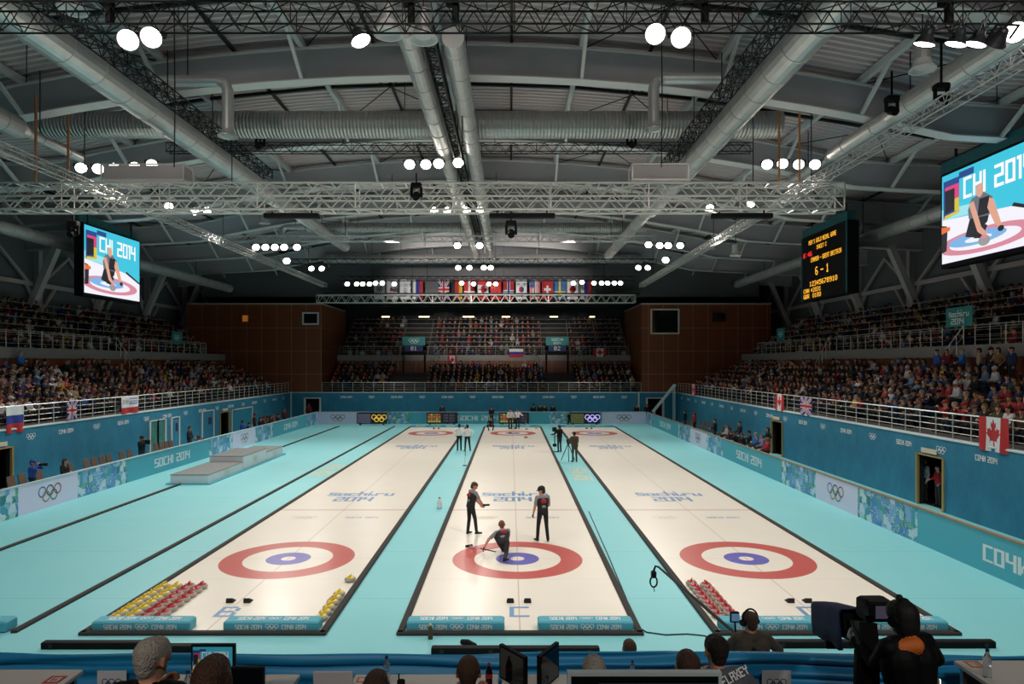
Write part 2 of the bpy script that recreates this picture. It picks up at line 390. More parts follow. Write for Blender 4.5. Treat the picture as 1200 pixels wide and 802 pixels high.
# ------------------------------------------------------------------ people: one continuous skin grown over a posed skeleton
def ik(a, t, l1, l2, pole):
    a, t, pole = V(a), V(t), V(pole); d = t-a; D = max(min(d.length, (l1+l2)*.998), abs(l1-l2)+.01); dr = d.normalized()
    c = (l1*l1+D*D-l2*l2)/(2*l1*D); c = max(-1, min(1, c)); p = pole-dr*pole.dot(dr)
    p = p.normalized() if p.length > 1e-5 else V((0, 0, 1))
    return a+dr*l1*c+p*l1*math.sqrt(1-c*c), a+dr*D
def human(pel=(0, 0, .93), u=(0, 0, 1), f=(0, 1, 0), hf=None, hands=((-.26, .08, .86), (.26, .08, .86)), feet=((-.11, 0, .07), (.11, 0, .07)), toe=None,
          ep=None, kp=None, sleeve='long', bulk=1.0, hair='short', curl=.9, hd=(None, None), tr=1.0):
    pel, u, f = V(pel), V(u).normalized(), V(f).normalized(); s = f.cross(u).normalized(); f = u.cross(s).normalized()
    hf = V(hf).normalized() if hf else f.copy(); P = []
    def c(a, b, ra, rb, t): P.append((V(a), V(b), ra, rb, t))
    b = bulk
    hipL, hipR = pel-s*.09, pel+s*.09
    c(pel-s*.06, pel+s*.06, .115*b, .115*b, 'pants')
    for k in (-1, 1):
        c(pel+u*.10+s*.055*k, pel+u*.34+s*.085*k, .108*b, .118*b, 'top')
        c(pel+u*.36+s*.08*k, pel+u*.445+s*.11*k, .105*b, .07*b, 'yoke')
    c(pel+u*.07-s*.06, pel+u*.07+s*.06, .112*b, .112*b, 'top')
    nb = pel+u*.49; hu = (u*.75+V((0, 0, 1))*.5); hu = (hu-hf*hu.dot(hf)).normalized(); hs = hf.cross(hu).normalized()
    hc = nb+(u*.4+V((0, 0, 1))*.6).normalized()*.155+hf*.025
    c(nb-u*.03, hc-hu*.05-hf*.01, .06*max(1, b*.95), .054, 'skin')
    c(nb-s*.05-u*.04-f*.03, nb+s*.05-u*.04-f*.03, .062*max(1, b*.95), .062*max(1, b*.95), 'yoke')
    c(hc+hu*.025-hf*.02, hc+hu*.03+hf*.02, .092, .088, 'skin')
    c(hc+hf*.025+hu*.0, hc+hf*.045-hu*.085, .068, .045, 'skin')
    c(hc+hf*.098+hu*.005, hc+hf*.116-hu*.03, .011, .016, 'skin')
    for k in (-1, 1):
        c(hc+hs*.09*k+hu*.01-hf*.005, hc+hs*.09*k-hu*.03, .017, .012, 'skin')
        c(hc+hf*.089+hs*.032*k+hu*.012, hc+hf*.089+hs*.04*k+hu*.012, .012, .011, 'eye')
        c(hc+hf*.094+hs*.02*k+hu*.036, hc+hf*.086+hs*.05*k+hu*.036, .009, .008, 'hair')
    c(hc+hf*.086-hs*.018-hu*.062, hc+hf*.086+hs*.018-hu*.062, .011, .011, 'lip')
    if hair != 'none':
        c(hc+hu*.045-hf*.03, hc+hu*.05+hf*.015, .097, .09, 'hair'); c(hc-hf*.045-hu*.005, hc-hf*.05-hu*.04, .083, .065, 'hair')
    if hair == 'long':
        c(hc-hf*.06, hc-hf*.07-hu*.2, .085, .06, 'hair')
        for k in (-1, 1): c(hc+hs*.075*k+hu*.02-hf*.02, hc+hs*.09*k-hu*.15-hf*.03, .04, .035, 'hair')
    if hair in ('hat', 'cap'):
        c(hc+hu*.06-hf*.025, hc+hu*.06+hf*.02, .104, .098, 'hat')
        if hair == 'hat': c(hc+hu*.165, hc+hu*.175, .03, .028, 'hat')
        else:
            for k in (-1, 0, 1): c(hc+hu*.055+hf*.08+hs*.04*k, hc+hu*.04+hf*.165+hs*.035*k, .016, .012, 'hat')
    if hair == 'hood':
        c(hc+hu*.04-hf*.03, hc+hu*.045+hf*.0, .125, .118, 'hat'); c(hc-hf*.04-hu*.1, nb-hf*.02, .105, .11, 'hat')
    for k, q in ((-1, 0), (1, 1)):
        sh = pel+u*.445+s*.175*k
        pole = V(ep[q]) if ep else (-f*.6+s*.5*k-u*.5)
        el, wr = ik(sh, hands[q], .285, .255, pole)
        slv = 'sleeve'; g = b if sleeve == 'long' else 1.0
        c(sh, el, .062*g*(1.06 if sleeve == 'short' else 1), .047*g, slv)
        if sleeve == 'short':
            P[-1] = (sh, sh+(el-sh)*.72, .066, .058, slv); c(sh+(el-sh)*.6, el, .048, .042, 'skin')
        c(el, wr, .045*g, (.036 if sleeve == 'long' else .028)*g, slv if sleeve == 'long' else 'skin')
        d = V(hd[q]).normalized() if hd[q] else (wr-el).normalized()
        n = (-s*k+f*.2); n = (n-d*n.dot(d)).normalized(); w = d.cross(n).normalized()
        for j in (-1, 0, 1): c(wr+w*.012*j, wr+d*.082+w*.024*j, .018, .015, 'hand')
        for j, (o, L) in enumerate(((-.033, .062), (-.011, .074), (.011, .07), (.033, .054))):
            a = wr+d*.085+w*o; d1 = (d*math.cos(curl*.6)+n*math.sin(curl*.6)); d2 = (d*math.cos(curl*1.5)+n*math.sin(curl*1.5))
            e = a+d1*L*.55; c(a, e, .0105, .0095, 'hand'); c(e, e+d2*L*.5, .0095, .008, 'hand')
        ta = wr+d*.025-w*.02 if (w.dot(f)+w.z*.3) < 0 else wr+d*.025+w*.02; tw = (ta-wr-d*.025).normalized()
        e = ta+(d*.6+tw*.75+n*.25).normalized()*.045; c(ta, e, .0135, .011, 'hand'); c(e, e+(d*.85+tw*.2+n*.45).normalized()*.03, .011, .009, 'hand')
        hip = (hipL, hipR)[q]; pole = V(kp[q]) if kp else f+s*.15*k
        kn, an = ik(hip, feet[q], .43, .42, pole)
        c(hip, kn, .088*tr*(.6+.4*b), .06*tr, 'pants'); c(kn, an, .06*tr, .05*tr, 'pants')
        t = V(toe[q]).normalized() if toe else (f+s*.25*k).normalized()
        if toe is None: t = V((t.x, t.y, 0)).normalized() if V((t.x, t.y, 0)).length > .1 else t
        dn = V((0, 0, -1)) if abs(t.z) < .6 else -f
        c(an-t*.03+dn*.035, an+t*.16+dn*.04, .038, .03, 'shoe'); c(an+dn*.01, an+t*.08+dn*.03, .044, .036, 'shoe')
    return P, dict(hc=hc, hf=hf, hu=hu, hs=hs, nb=nb, u=u, f=f, s=s, pel=pel)
def prim_mesh(P):
    mb = MB()
    for a, b, ra, rb, t in P:
        d = b-a; L = d.length; d = d.normalized() if L > 1e-6 else V((0, 0, 1)); k = 4
        pts, rs = [], []
        for j in range(k): q = math.pi/2*(1-j/k); pts.append(a-d*ra*math.sin(q)); rs.append(max(ra*math.cos(q), .0005))
        pts.append(a); rs.append(ra)
        if L > 1e-6: pts.append(b); rs.append(rb)
        for j in range(1, k+1): q = math.pi/2*j/k; pts.append(b+d*rb*math.sin(q)); rs.append(max(rb*math.cos(q), .0005))
        mb.tube(pts, rs, 12)
    return mb
def body_mesh(name, P, voxel, mats, smooth=3, deci=None):
    """mats: {tag: material key}; P: tapered limbs. One welded surface, each face takes the cloth or skin of the limb it lies on."""
    o = prim_mesh(P).build('tmp', 'skin')
    r = o.modifiers.new('r', 'REMESH'); r.mode = 'VOXEL'; r.voxel_size = voxel; r.use_smooth_shade = True
    sm = o.modifiers.new('s', 'SMOOTH'); sm.iterations = smooth; sm.factor = .5
    if deci:
        dc = o.modifiers.new('d', 'DECIMATE'); dc.ratio = deci
    dg = bpy.context.evaluated_depsgraph_get()
    me = bpy.data.meshes.new_from_object(o.evaluated_get(dg)); me.name = name
    bpy.data.objects.remove(o)
    n = len(me.polygons); co = np.zeros(n*3); me.polygons.foreach_get('center', co); co = co.reshape(-1, 3)
    best = np.full(n, 1e9); idx = np.zeros(n, int); tags = list(dict.fromkeys(mats.get(p[4], p[4]) for p in P))
    for a, b, ra, rb, t in P:
        a_, d_ = np.array(a), np.array(b-a); L2 = d_.dot(d_); tt = np.clip((co-a_).dot(d_)/L2, 0, 1) if L2 > 1e-9 else np.zeros(n)
        dist = np.linalg.norm(co-(a_+tt[:, None]*d_), axis=1)-(ra+(rb-ra)*tt)
        if t in ('eye', 'lip', 'badge', 'number'): dist = dist-.006
        k = dist < best; best[k] = dist[k]; idx[k] = tags.index(mats.get(t, t))
    me.materials.clear()
    for t in tags: me.materials.append(M[t])
    me.polygons.foreach_set('material_index', idx.astype(np.int32)); me.polygons.foreach_set('use_smooth', [True]*n); me.update()
    return me
STD = dict(pants='pants', top='vest', yoke='vest', sleeve='vest', skin='skin', hair='hairdark', eye='eye', lip='lip', hand='skin', shoe='shoe', hat='hat_black', badge='vestred', number='vestgrey')
def person(label, loc, yaw, P, mats=None, voxel=.011, group=None, name='person'):
    d = dict(STD); d.update(mats or {})
    me = body_mesh('person_body', P, voxel, d)
    o = bpy.data.objects.new(name, me); COL.objects.link(o); o.location = loc; o.rotation_euler = (0, 0, math.radians(yaw))
    return tag(o, label, 'person', group)

# ================================================================== THE SETTING
XR, XL, FAR, WT, XC = 16.1, -21.3, 66.0, 2.70, -2.6
Y0 = 9.0
def zb(x):                       # underside of the arched roof girders
    d = abs(x-XC)
    return 16.5-2.3*(d/19.5)**2 if d < 19.5 else 14.2-.05*(d-19.5)
def zdeck(x): return zb(x)+1.5
struct(MB().box((XL-.3, 7.25, -.2), (XR+.3, FAR+.3, 0)).build('floor', 'carpet'))
# --- low blue walls with doorways
def side_wall(name, x, sg, doors):
    mb = MB(); y = Y0; a, b = (x, x+.25*sg) if sg > 0 else (x-.25, x)
    for d0, d1, h in sorted(doors)+[(FAR+.25, None, 0)]:
        if d0 > y: mb.box((a, y, 0), (b, d0, WT))
        if d1: mb.box((a, d0, h), (b, d1, WT)); y = d1
    o = struct(mb.build(name, 'bluewall'))
    MB().bbox((a-.03, Y0, WT), (b+.03, FAR+.25, WT+.07), .02).build('trim_cap', 'cap', o)
    lt = MB(); k = 0; yy = 13.4
    while yy < 64.5:
        ux = (0, -sg, 0); c = (x-.012*sg, yy, 2.3)
        if not any(d0-.8 < yy < d1+.8 and h > 2.1 for d0, d1, h in doors):
            if k % 2: rings5(lt, c, ux, (0, 0, 1), .085, .022, .002)
            else: text(lt, 'SOCHI 2014' if k % 4 else 'СОЧИ 2014', c, ux, (0, 0, 1), .2, 1.05, center=True, bold=.6)
        k += 1; yy += 2.4
    lt.build('wall_lettering', 'wtext', o)
    for d0, d1, h in doors:     # frame and the dark corridor behind
        fr = MB()
        for q in (d0, d1): fr.box((x-.05, q-.05, 0), (x+.05, q+.05, h+.06))
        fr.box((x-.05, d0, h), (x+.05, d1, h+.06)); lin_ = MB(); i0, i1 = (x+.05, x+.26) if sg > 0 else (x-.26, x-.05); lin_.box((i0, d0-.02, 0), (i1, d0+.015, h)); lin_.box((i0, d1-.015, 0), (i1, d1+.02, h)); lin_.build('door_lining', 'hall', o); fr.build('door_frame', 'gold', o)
        s_ = MB(); s_.box((x-.05*sg-.02, d0+.35, h+.12), (x-.05*sg+.02, d1-.35, h+.3)); s_.build('door_plate', 'cream', o)
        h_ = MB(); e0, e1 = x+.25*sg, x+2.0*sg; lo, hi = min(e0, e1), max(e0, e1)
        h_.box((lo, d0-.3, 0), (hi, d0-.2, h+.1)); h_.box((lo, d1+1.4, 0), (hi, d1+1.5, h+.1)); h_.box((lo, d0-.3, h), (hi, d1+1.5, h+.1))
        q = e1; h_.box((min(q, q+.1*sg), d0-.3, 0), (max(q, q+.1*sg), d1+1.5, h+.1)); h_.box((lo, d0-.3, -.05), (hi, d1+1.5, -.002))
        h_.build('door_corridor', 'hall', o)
    return o
wr_ = side_wall('wall_right', XR, 1, [(25.26, 26.9, 1.97), (40.2, 41.9, 2.03)])
wl_ = side_wall('wall_left', XL, -1, [(27.3, 29.07, 1.95), (49.9, 51.5, 1.9)])
def far_wall():
    mb = MB(); x = XL; doors = [(-19.95, -18.45, 2.15), (13.25, 14.85, 2.15)]
    for d0, d1, h in doors+[(XR, None, 0)]:
        mb.box((x, FAR, 0), (d0, FAR+.25, WT))
        if d1: mb.box((d0, FAR, h), (d1, FAR+.25, WT)); x = d1
    o = struct(mb.build('wall_far', 'bluewall'))
    MB().bbox((XL, FAR-.03, WT), (XR, FAR+.28, WT+.08), .02).build('trim_cap', 'cap', o)
    lt = MB(); x = -15.9; k = 0
    while x < 12:
        if k % 2: rings5(lt, (x, FAR-.012, 2.3), (1, 0, 0), (0, 0, 1), .085, .024)
        else: text(lt, 'SOCHI 2014' if k % 4 else 'СОЧИ 2014', (x, FAR-.012, 2.3), (1, 0, 0), (0, 0, 1), .21, 1.1, center=True, bold=.6)
        x += 2.45; k += 1
    lt.build('wall_lettering', 'wtext', o)
    for d0, d1, h in doors:
        fr = MB()
        for q in (d0, d1): fr.box((q-.08, FAR-.05, 0), (q+.08, FAR+.27, h+.1))
        fr.box((d0, FAR-.05, h), (d1, FAR+.27, h+.1)); fr.build('door_frame', 'flange', o)
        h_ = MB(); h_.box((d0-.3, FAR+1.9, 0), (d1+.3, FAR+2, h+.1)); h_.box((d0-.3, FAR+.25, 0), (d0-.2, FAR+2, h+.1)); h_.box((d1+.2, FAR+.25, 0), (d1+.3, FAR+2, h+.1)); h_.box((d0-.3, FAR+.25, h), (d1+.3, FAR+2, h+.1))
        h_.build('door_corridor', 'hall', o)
    for x in (XL+.05, 12.45): MB().bbox((x-.07, FAR-.16, 0), (x+.07, FAR-.02, WT+.12), .02).build('wall_pole', 'cap', o)
far_wall()
# closed doors and printed panels along the left wall
def wall_door(name, y0, y1, h, mt, knob):
    o = struct(MB().bbox((XL, y0, 0), (XL+.05, y1, h), .01).build(name, mt))
    fr = MB()
    for q in (y0, y1): fr.box((XL+.002, q-.06, 0), (XL+.09, q+.06, h+.06))
    fr.box((XL+.002, y0, h), (XL+.09, y1, h+.06)); fr.build('door_frame', 'flange', o)
    if knob: MB().box((XL+.05, y0+.55*(y1-y0), 1.25), (XL+.07, y0+.8*(y1-y0), 1.75)).build('door_notice', 'navy', o)
wall_door('door_1', 42.65, 43.65, 2.1, 'bluewall', True); wall_door('door_2', 46.9, 48.7, 2.2, 'bluewall', True); wall_door('door_3', 40.1, 41.0, 2.1, 'quilt_dim', False); wall_door('door_4', 41.0, 41.9, 2.1, 'quilt_dim', False); wall_door('door_5', 51.9, 56.0, 1.95, 'panel_teal', False)
# --- terraces of the stands (rows in Y or X), seats on them
def rows(n1, d1, r1, n2, d2, r2):
    lo = [(1.2+d1*i, 2.72+r1*i) for i in range(n1)]; hi = [(6.75+d2*j, 5.9+r2*j) for j in range(n2)]
    return lo, hi
LOW, HIGH = rows(6, .85, .37, 6, .85, .55)
LOWF, HIGHF = rows(6, .85, .37, 8, .85, .55)
def terrace(name, low, high, conv, a0, a1, top):
    def bx(mb, d0, d1, z0, z1, b0=a0, b1=a1):
        p = [conv(d, a, z) for z in (z0, z1) for d, a in ((d0, b0), (d1, b0), (d1, b1), (d0, b1))]
        mb.box([min(q[k] for q in p) for k in range(3)], [max(q[k] for q in p) for k in range(3)])
    mb = MB(); bx(mb, .25, 1.2, 2.4, 2.72)
    for i, (d, z) in enumerate(low): bx(mb, d, d+.85, z-.55, z)
    bx(mb, 1.2+.85*len(low), 6.75, 4.0, 4.57)
    for i, (d, z) in enumerate(high): bx(mb, d, d+.85, z-.9, z)
    o = struct(mb.build(name, 'concrete'))
    w = MB(); bx(w, 6.42, 6.5, 4.57, 5.9); w.build('wall_panel', 'wood', o)
    w = MB(); bx(w, 6.35, 6.55, 5.85, 6.45); w.build('slab_edge', 'slab', o)
    return o
tr_ = terrace('slab_terrace_right', LOW, HIGH, lambda d, a, z: (XR+d, a, z), Y0, FAR, 0)
tl_ = terrace('slab_terrace_left', LOW, HIGH, lambda d, a, z: (XL-d, a, z), Y0, FAR, 0)
tf_ = terrace('slab_terrace_far', LOWF, HIGHF, lambda d, a, z: (a, FAR+d, z), -18.4, 12.8, 0)
# --- outer walls, girders, purlins, roof deck
XO_R, XO_L, YB = XR+13.0, XL-13.0, 80.6
for nm, x, sg in (('wall_outer_right', XO_R, 1), ('wall_outer_left', XO_L, -1)):
    o = struct(MB().box((min(x, x+.3*sg), Y0, 7.5), (max(x, x+.3*sg), YB, zdeck(x))).build(nm, 'outer'))
    for k in range(7):
        y = 26+7.4*k; c = MB()
        c.bar((x-.3*sg, y, 9.5), (x-2.2*sg, y, zb(x-2.2*sg)+.2), .42, .5, (0, 1, 0))
        c.build('wall_strut', 'flange', o)
        c = MB(); c.bar((x-.2*sg, y+.9, 8.4), (x-.2*sg, y+.9, zdeck(x)), .4, .4)
        c.bar((x-.35*sg, y+.9, 11.2), (x-.35*sg, y+7.4, 11.2), .25, .3)
        c.bar((x-.35*sg, y+.9, 11.2), (x-.35*sg, y+4, 13.6), .18, .18); c.bar((x-.35*sg, y+7.2, 11.2), (x-.35*sg, y+4, 13.6), .18, .18)
        c.bar((x-.35*sg, y+.9, 9.2), (x-.35*sg, y+2.6, 11.2), .18, .18); c.bar((x-.35*sg, y+.9, 9.2), (x-.35*sg, y-.6, 11.2), .18, .18)
        c.build('wall_column', 'grey_paint', o)
struct(MB().box((XO_L, YB, 4), (XO_R, YB+.3, 18)).build('wall_back', 'dark_wall'))
XS = [XO_L+(XO_R-XO_L)*k/36 for k in range(37)]
gird = [18.6+7.4*k for k in range(8)]
for k, y in enumerate(gird):
    mb = MB()
    for a, b in zip(XS, XS[1:]):
        mb.hexa([(a, y-.12, zb(a)), (b, y-.12, zb(b)), (b, y+.12, zb(b)), (a, y+.12, zb(a)), (a, y-.12, zb(a)+1.15), (b, y-.12, zb(b)+1.15), (b, y+.12, zb(b)+1.15), (a, y+.12, zb(a)+1.15)])
    o = struct(mb.build('ceiling_beam_%d' % (k+1), 'web'))
    fl = MB()
    for a, b in zip(XS, XS[1:]):
        for dz in (-.05, 1.15):
            fl.hexa([(a, y-.3, zb(a)+dz), (b, y-.3, zb(b)+dz), (b, y+.3, zb(b)+dz), (a, y+.3, zb(a)+dz), (a, y-.3, zb(a)+dz+.05), (b, y-.3, zb(b)+dz+.05), (b, y+.3, zb(b)+dz+.05), (a, y+.3, zb(a)+dz+.05)])
    fl.build('beam_flange', 'flange', o)
pur = MB(); brace = MB(); dark = MB()
for k in range(-5, 6):
    x = XC+5.3*k; z = zb(x)+1.3
    pur.bar((x, Y0, z), (x, YB, z), .2, .26)
    for y in gird:
        for s in (-1, 1): brace.bar((x, y+.25*s, zb(x)+.02), (x, y+2.3*s, z-.05), .12, .12)
for k in range(-10, 11):
    x = XC+2.65*k
    if k % 2: dark.bar((x, Y0, zb(x)+1.38), (x, YB, zb(x)+1.38), .1, .12)
for y in gird[:-1]:
    for k in range(-5, 5, 2):
        a, b = XC+5.3*k, XC+5.3*(k+1)
        dark.bar((a, y, zb(a)+1.2), (b, y+7.4, zb(b)+1.2), .035); dark.bar((b, y, zb(b)+1.2), (a, y+7.4, zb(a)+1.2), .035)
    for a, b in zip(XS[::3], XS[3::3]): dark.bar((a, y+3.7, zb(a)+1.28), (b, y+3.7, zb(b)+1.28), .12)
cei = MB(); ys = [Y0]
vs, fs = [], []; y = Y0; pr = []
while y < YB:
    for dy, dz in ((0, 0), (.13, 0), (.18, .1), (.31, .1)): pr.append((y+dy, dz))
    y += .36
for x in XS:
    for yy, dz in pr: vs.append((x, yy, zdeck(x)+dz))
n = len(pr)
for a in range(len(XS)-1):
    for b in range(n-1): fs.append((a*n+b, a*n+b+1, (a+1)*n+b+1, (a+1)*n+b))
ceil = struct(cei.add(vs, fs).build('ceiling', 'grey_paint'))
pur.build('ceiling_purlin', 'purlin', ceil); brace.build('ceiling_brace', 'flange', ceil); dark.build('ceiling_bracing', 'dark_metal', ceil)
# --- far end: wood-clad blocks, upper wall, soffit with strip lights
for nm, x0, x1 in (('wall_wood_left', -31.5, -18.4), ('wall_wood_right', 12.8, 25.4)):
    o = struct(MB().box((x0, FAR+.3, 2.6), (x1, FAR+10, 11.35)).build(nm, 'wood'))
    MB().box((x0-.03, FAR+.26, 11.35), (x1+.03, FAR+10, 11.43)).build('trim_cap', 'flange', o)
def block_window(name, px0, px1, py0, py1, lit, dim):
    a, b = at(px0, py1, FAR+.3), at(px1, py0, FAR+.3); w = .14
    o = struct(MB().box((a.x, FAR+.24, a.z), (b.x, FAR+.29, b.z)).build(name, lit))
    fr = MB()
    for x in (a.x, b.x): fr.box((x-w/2, FAR+.14, a.z-w/2), (x+w/2, FAR+.3, b.z+w/2))
    for z in (a.z, b.z): fr.box((a.x, FAR+.14, z-w/2), (b.x, FAR+.3, z+w/2))
    fr.build('window_frame', dim, o)
M['amber'] = screen_mat('amber_window_light', '#c8742a', .35)
block_window('window_1', 355.5, 373, 367, 380, 'darkglass', 'flange'); block_window('window_2', 283.5, 292, 369, 378, 'amber', 'wood')
block_window('window_3', 763, 795, 363, 391, 'darkglass', 'cream'); block_window('window_4', 834, 851, 366, 378, 'darkglass', 'wood')
struct(MB().box((-31.5, 69.4, 12.35), (25.4, 69.7, 17.8)).build('wall_upper', 'outer'))
struct(MB().box((-18.4, 66.9, 12.35), (12.8, YB, 12.5)).build('ceiling_soffit', 'dark_wall'))
for k in range(4):
    struct(MB().bar((-18.4, 70+2.5*k, 12.2), (12.8, 70+2.5*k, 12.2), .25, .3).build('ceiling_beam_%d' % (20+k), 'dark_metal'))

# ================================================================== ICE
M['rubber_strip'] = M['strip']
MIDY, HALF = 36.6, 17.375
YN, YF = 13.95, 59.25
SHEETS = {'B': -6.27, 'C': .2, 'D': 6.67}
POS = {'B': 'left', 'C': 'middle', 'D': 'right'}
for L, cx in SHEETS.items():
    t = thing('ice_sheet', {'B': 'white curling sheet marked B, with red and yellow stones parked at its near end', 'C': 'white curling sheet marked C, where the three dark-clad curlers play',
        'D': 'white curling sheet marked D, with a row of red stones along its edge'}[L], 'curling ice', (cx, MIDY, 0), 'curling sheets')
    mb = MB(); mb.box((cx-2.37, YN, .0), (cx+2.37, YF, .02))
    mb.build('ice_surface', 'ice', t)
    for x in (cx-2.44, cx+2.44): MB().bbox((x-.075, YN-.13, 0), (x+.075, YF+.1, .07), .02).build('edge_strip', 'strip', t)
    MB().bbox((cx-2.52, YN-.14, 0), (cx+2.52, YN+.0, .07), .02).build('end_strip', 'strip', t)
    MB().bbox((cx-2.52, YF, 0), (cx+2.52, YF+.12, .07), .02).build('end_strip', 'strip', t)
    z = .0215
    lt = MB()
    for yc, fl in ((28.2, 1), (45.0, 1)):
        text(lt, 'sochi.ru', (cx, yc+.62, z), (1, 0, 0), (0, 1, 0), .95, 2.7, bold=.8, center=True, off=.002)
        text(lt, '2014', (cx-.1, yc-.55, z), (1, 0, 0), (0, 1, 0), .85, 1.5, bold=.8, center=True, off=.002)
    lt.build('ice_lettering', 'ice_blue', t)
    lt = MB(); text(lt, 'SOCHI 2014', (cx+.95, 24.35, z), (1, 0, 0), (0, 1, 0), .2, 1.15, center=True, off=.002)
    text(lt, L, (cx, 15.1, z), (1, 0, 0), (0, 1, 0), .62, .42, bold=.2, center=True, off=.002); lt.build('sheet_letter', 'ice_blue', t)
    lt = MB(); rings5(lt, (cx-1.1, 24.35, z), (1, 0, 0), (0, 1, 0), .13, .03, .002); lt.build('ice_rings', 'ice_gold', t)
    for yh, sg in ((15.75, 1), (57.6, -1)):
        hk = thing('curling_hack', 'pair of black foot rests on sheet %s, at the %s end' % (L, 'near' if sg > 0 else 'far'), 'curling hack', (cx, yh, .02), 'curling hacks')
        for x in (-.2, .2):
            q = MB(); q.bbox((cx+x-.085, yh-.11, .02), (cx+x+.085, yh+.11, .05), .02); q.hexa([(cx+x-.08, yh-.1, .05), (cx+x+.08, yh-.1, .05), (cx+x+.08, yh+.02, .05), (cx+x-.08, yh+.02, .05), (cx+x-.07, yh-.1, .12), (cx+x+.07, yh-.1, .12), (cx+x+.07, yh-.06, .12), (cx+x-.07, yh-.06, .12)])
            q.build('foot_rest', 'rubber', hk)
# divider strips of the covered sheet
for x, lb in ((-10.2, 'long black floor strip between the covered sheet and sheet B'), (-15.1, 'long black floor strip nearest the left advertising boards')):
    tag(MB().bbox((x-.07, YN, 0), (x+.07, YF+.6, .06), .02).build('divider_strip', 'strip', None, (x, 36, 0)), lb, 'floor strip')
# lettering on the carpet between sheets
for x, y0, nm in ((-9.45, 33.5, 'a'), (3.5, 32.2, 'b')):
    lt = MB(); text(lt, 'SOCHI', (x-.42, y0+2.2, .001), (1, 0, 0), (0, 1, 0), 1.6, .85, bold=.4, off=.003); text(lt, '2014', (x-.42, y0, .001), (1, 0, 0), (0, 1, 0), 1.6, .85, bold=.4, off=.003)
    struct(lt.build('floor_marking_lines', 'ice_gold'))
# foam end blocks
def end_block(x0, x1, label):
    c = ((x0+x1)/2, YN+.17, .02)
    t = thing('foam_block', label, 'bumper', c, 'foam bumper blocks')
    MB().bbox((x0, YN+.0, .025), (x1, YN+.36, .235), .03).build('block_body', 'foam', t)
    lt = MB(); w = x1-x0; yf = YN-.001
    for (z0, up, o) in ((.075, (0, 0, 1), (0, yf, 0)), (0, (0, 1, 0), (0, YN+.1, .236))):
        h = .1 if up[2] else .16
        text(lt, 'SOCHI 2014', (x0+.13*w, o[1], o[2]+z0), (1, 0, 0), up, h, .28*w, bold=.7, off=.003)
        text(lt, 'СОЧИ 2014', (x0+.62*w, o[1], o[2]+z0), (1, 0, 0), up, h, .25*w, bold=.7, off=.003)
        rings5(lt, (x0+.515*w, o[1]+(0 if up[2] else .08), o[2]+(z0+.05 if up[2] else 0)), (1, 0, 0), up, .04, .013, .003)
    lt.build('lettering', 'wtext', t)
for L, cx in SHEETS.items():
    for a, b, s in ((-2.33, -.32, 'left'), (.37, 2.33, 'right')):
        end_block(cx+a, cx+b, 'turquoise foam block with white lettering, %s half of sheet %s near end' % (s, L))
end_block(-12.6, -10.35, 'turquoise foam block with white lettering at the end of the covered sheet')
# far end low blocks
for L, cx in SHEETS.items():
    for a, b, s in ((-2.3, -.3, 'left'), (.3, 2.3, 'right')):
        c = (cx+(a+b)/2, YF-.2, .02); t = thing('foam_block', 'low turquoise foam block, %s half of sheet %s far end' % (s, L), 'bumper', c, 'foam bumper blocks')
        MB().bbox((cx+a, YF-.36, .025), (cx+b, YF-.02, .235), .03).build('block_body', 'foam', t)
        lt = MB(); text(lt, 'SOCHI 2014', (cx+a+.4, YF-.361, .08), (1, 0, 0), (0, 0, 1), .1, .8, off=.003); lt.build('lettering', 'wtext', t)

# ================================================================== ADVERTISING BOARDS
SIDE = {'R': (lambda t: V((12.57, t, 0)), V((0, -1, 0)), V((-1, 0, 0)), 'right'), 'L': (lambda t: V((-17.8, t, 0)), V((0, 1, 0)), V((1, 0, 0)), 'left'), 'F': (lambda t: V((t, 62.5, 0)), V((1, 0, 0)), V((0, -1, 0)), 'far')}
m('ring_blue', '#2d5f9e', .5); m('ring_black', '#22242a', .5); m('ring_red', '#a8303c', .5); m('ring_yellow', '#a98a3a', .5); m('ring_green', '#3c7d4c', .5)
BH = 1.07
def board(sd, t0, t1, kind, label, txt=None, tpos=None):
    P, ux, n, nm = SIDE[sd]; a, b = P(t0), P(t1)
    if (b-a).dot(ux) < 0: a, b = b, a
    c = (a+b)/2; L = (b-a).length; UZ = V((0, 0, 1))
    t = thing('advertising_board', label, 'advertising board', c, 'advertising boards on the %s side' % nm)
    mt = {'quilt': 'quilt', 'rings': 'lilac', 'text': 'teal', 'plain': 'teal'}[kind]
    e = ux*.004
    MB().hexa([a+e-n*.07, b-e-n*.07, b-e, a+e, a+e-n*.07+UZ*BH, b-e-n*.07+UZ*BH, b-e+UZ*BH, a+e+UZ*BH]).build('panel', mt, t)
    q = MB(); q.hexa([p+UZ*BH for p in (a+e-n*.09, b-e-n*.09, b-e+n*.02, a+e+n*.02)]+[p+UZ*(BH+.05) for p in (a+e-n*.09, b-e-n*.09, b-e+n*.02, a+e+n*.02)])
    q.build('top_trim', 'tan' if sd == 'R' else 'cap', t)
    if kind == 'rings':
        r = MB(); rings5(r, c+UZ*.55, ux, UZ, .19, .05, .004, (0, 1, 2, 3, 4)); r.build('rings', ['ring_blue', 'ring_black', 'ring_red', 'ring_yellow', 'ring_green'], t)
    if txt:
        r = MB(); w = .37*len(txt)
        text(r, txt, (P(tpos) if tpos is not None else c)+UZ*.53, ux, UZ, .44, w, center=True, bold=.75); r.build('lettering', 'wtext', t)
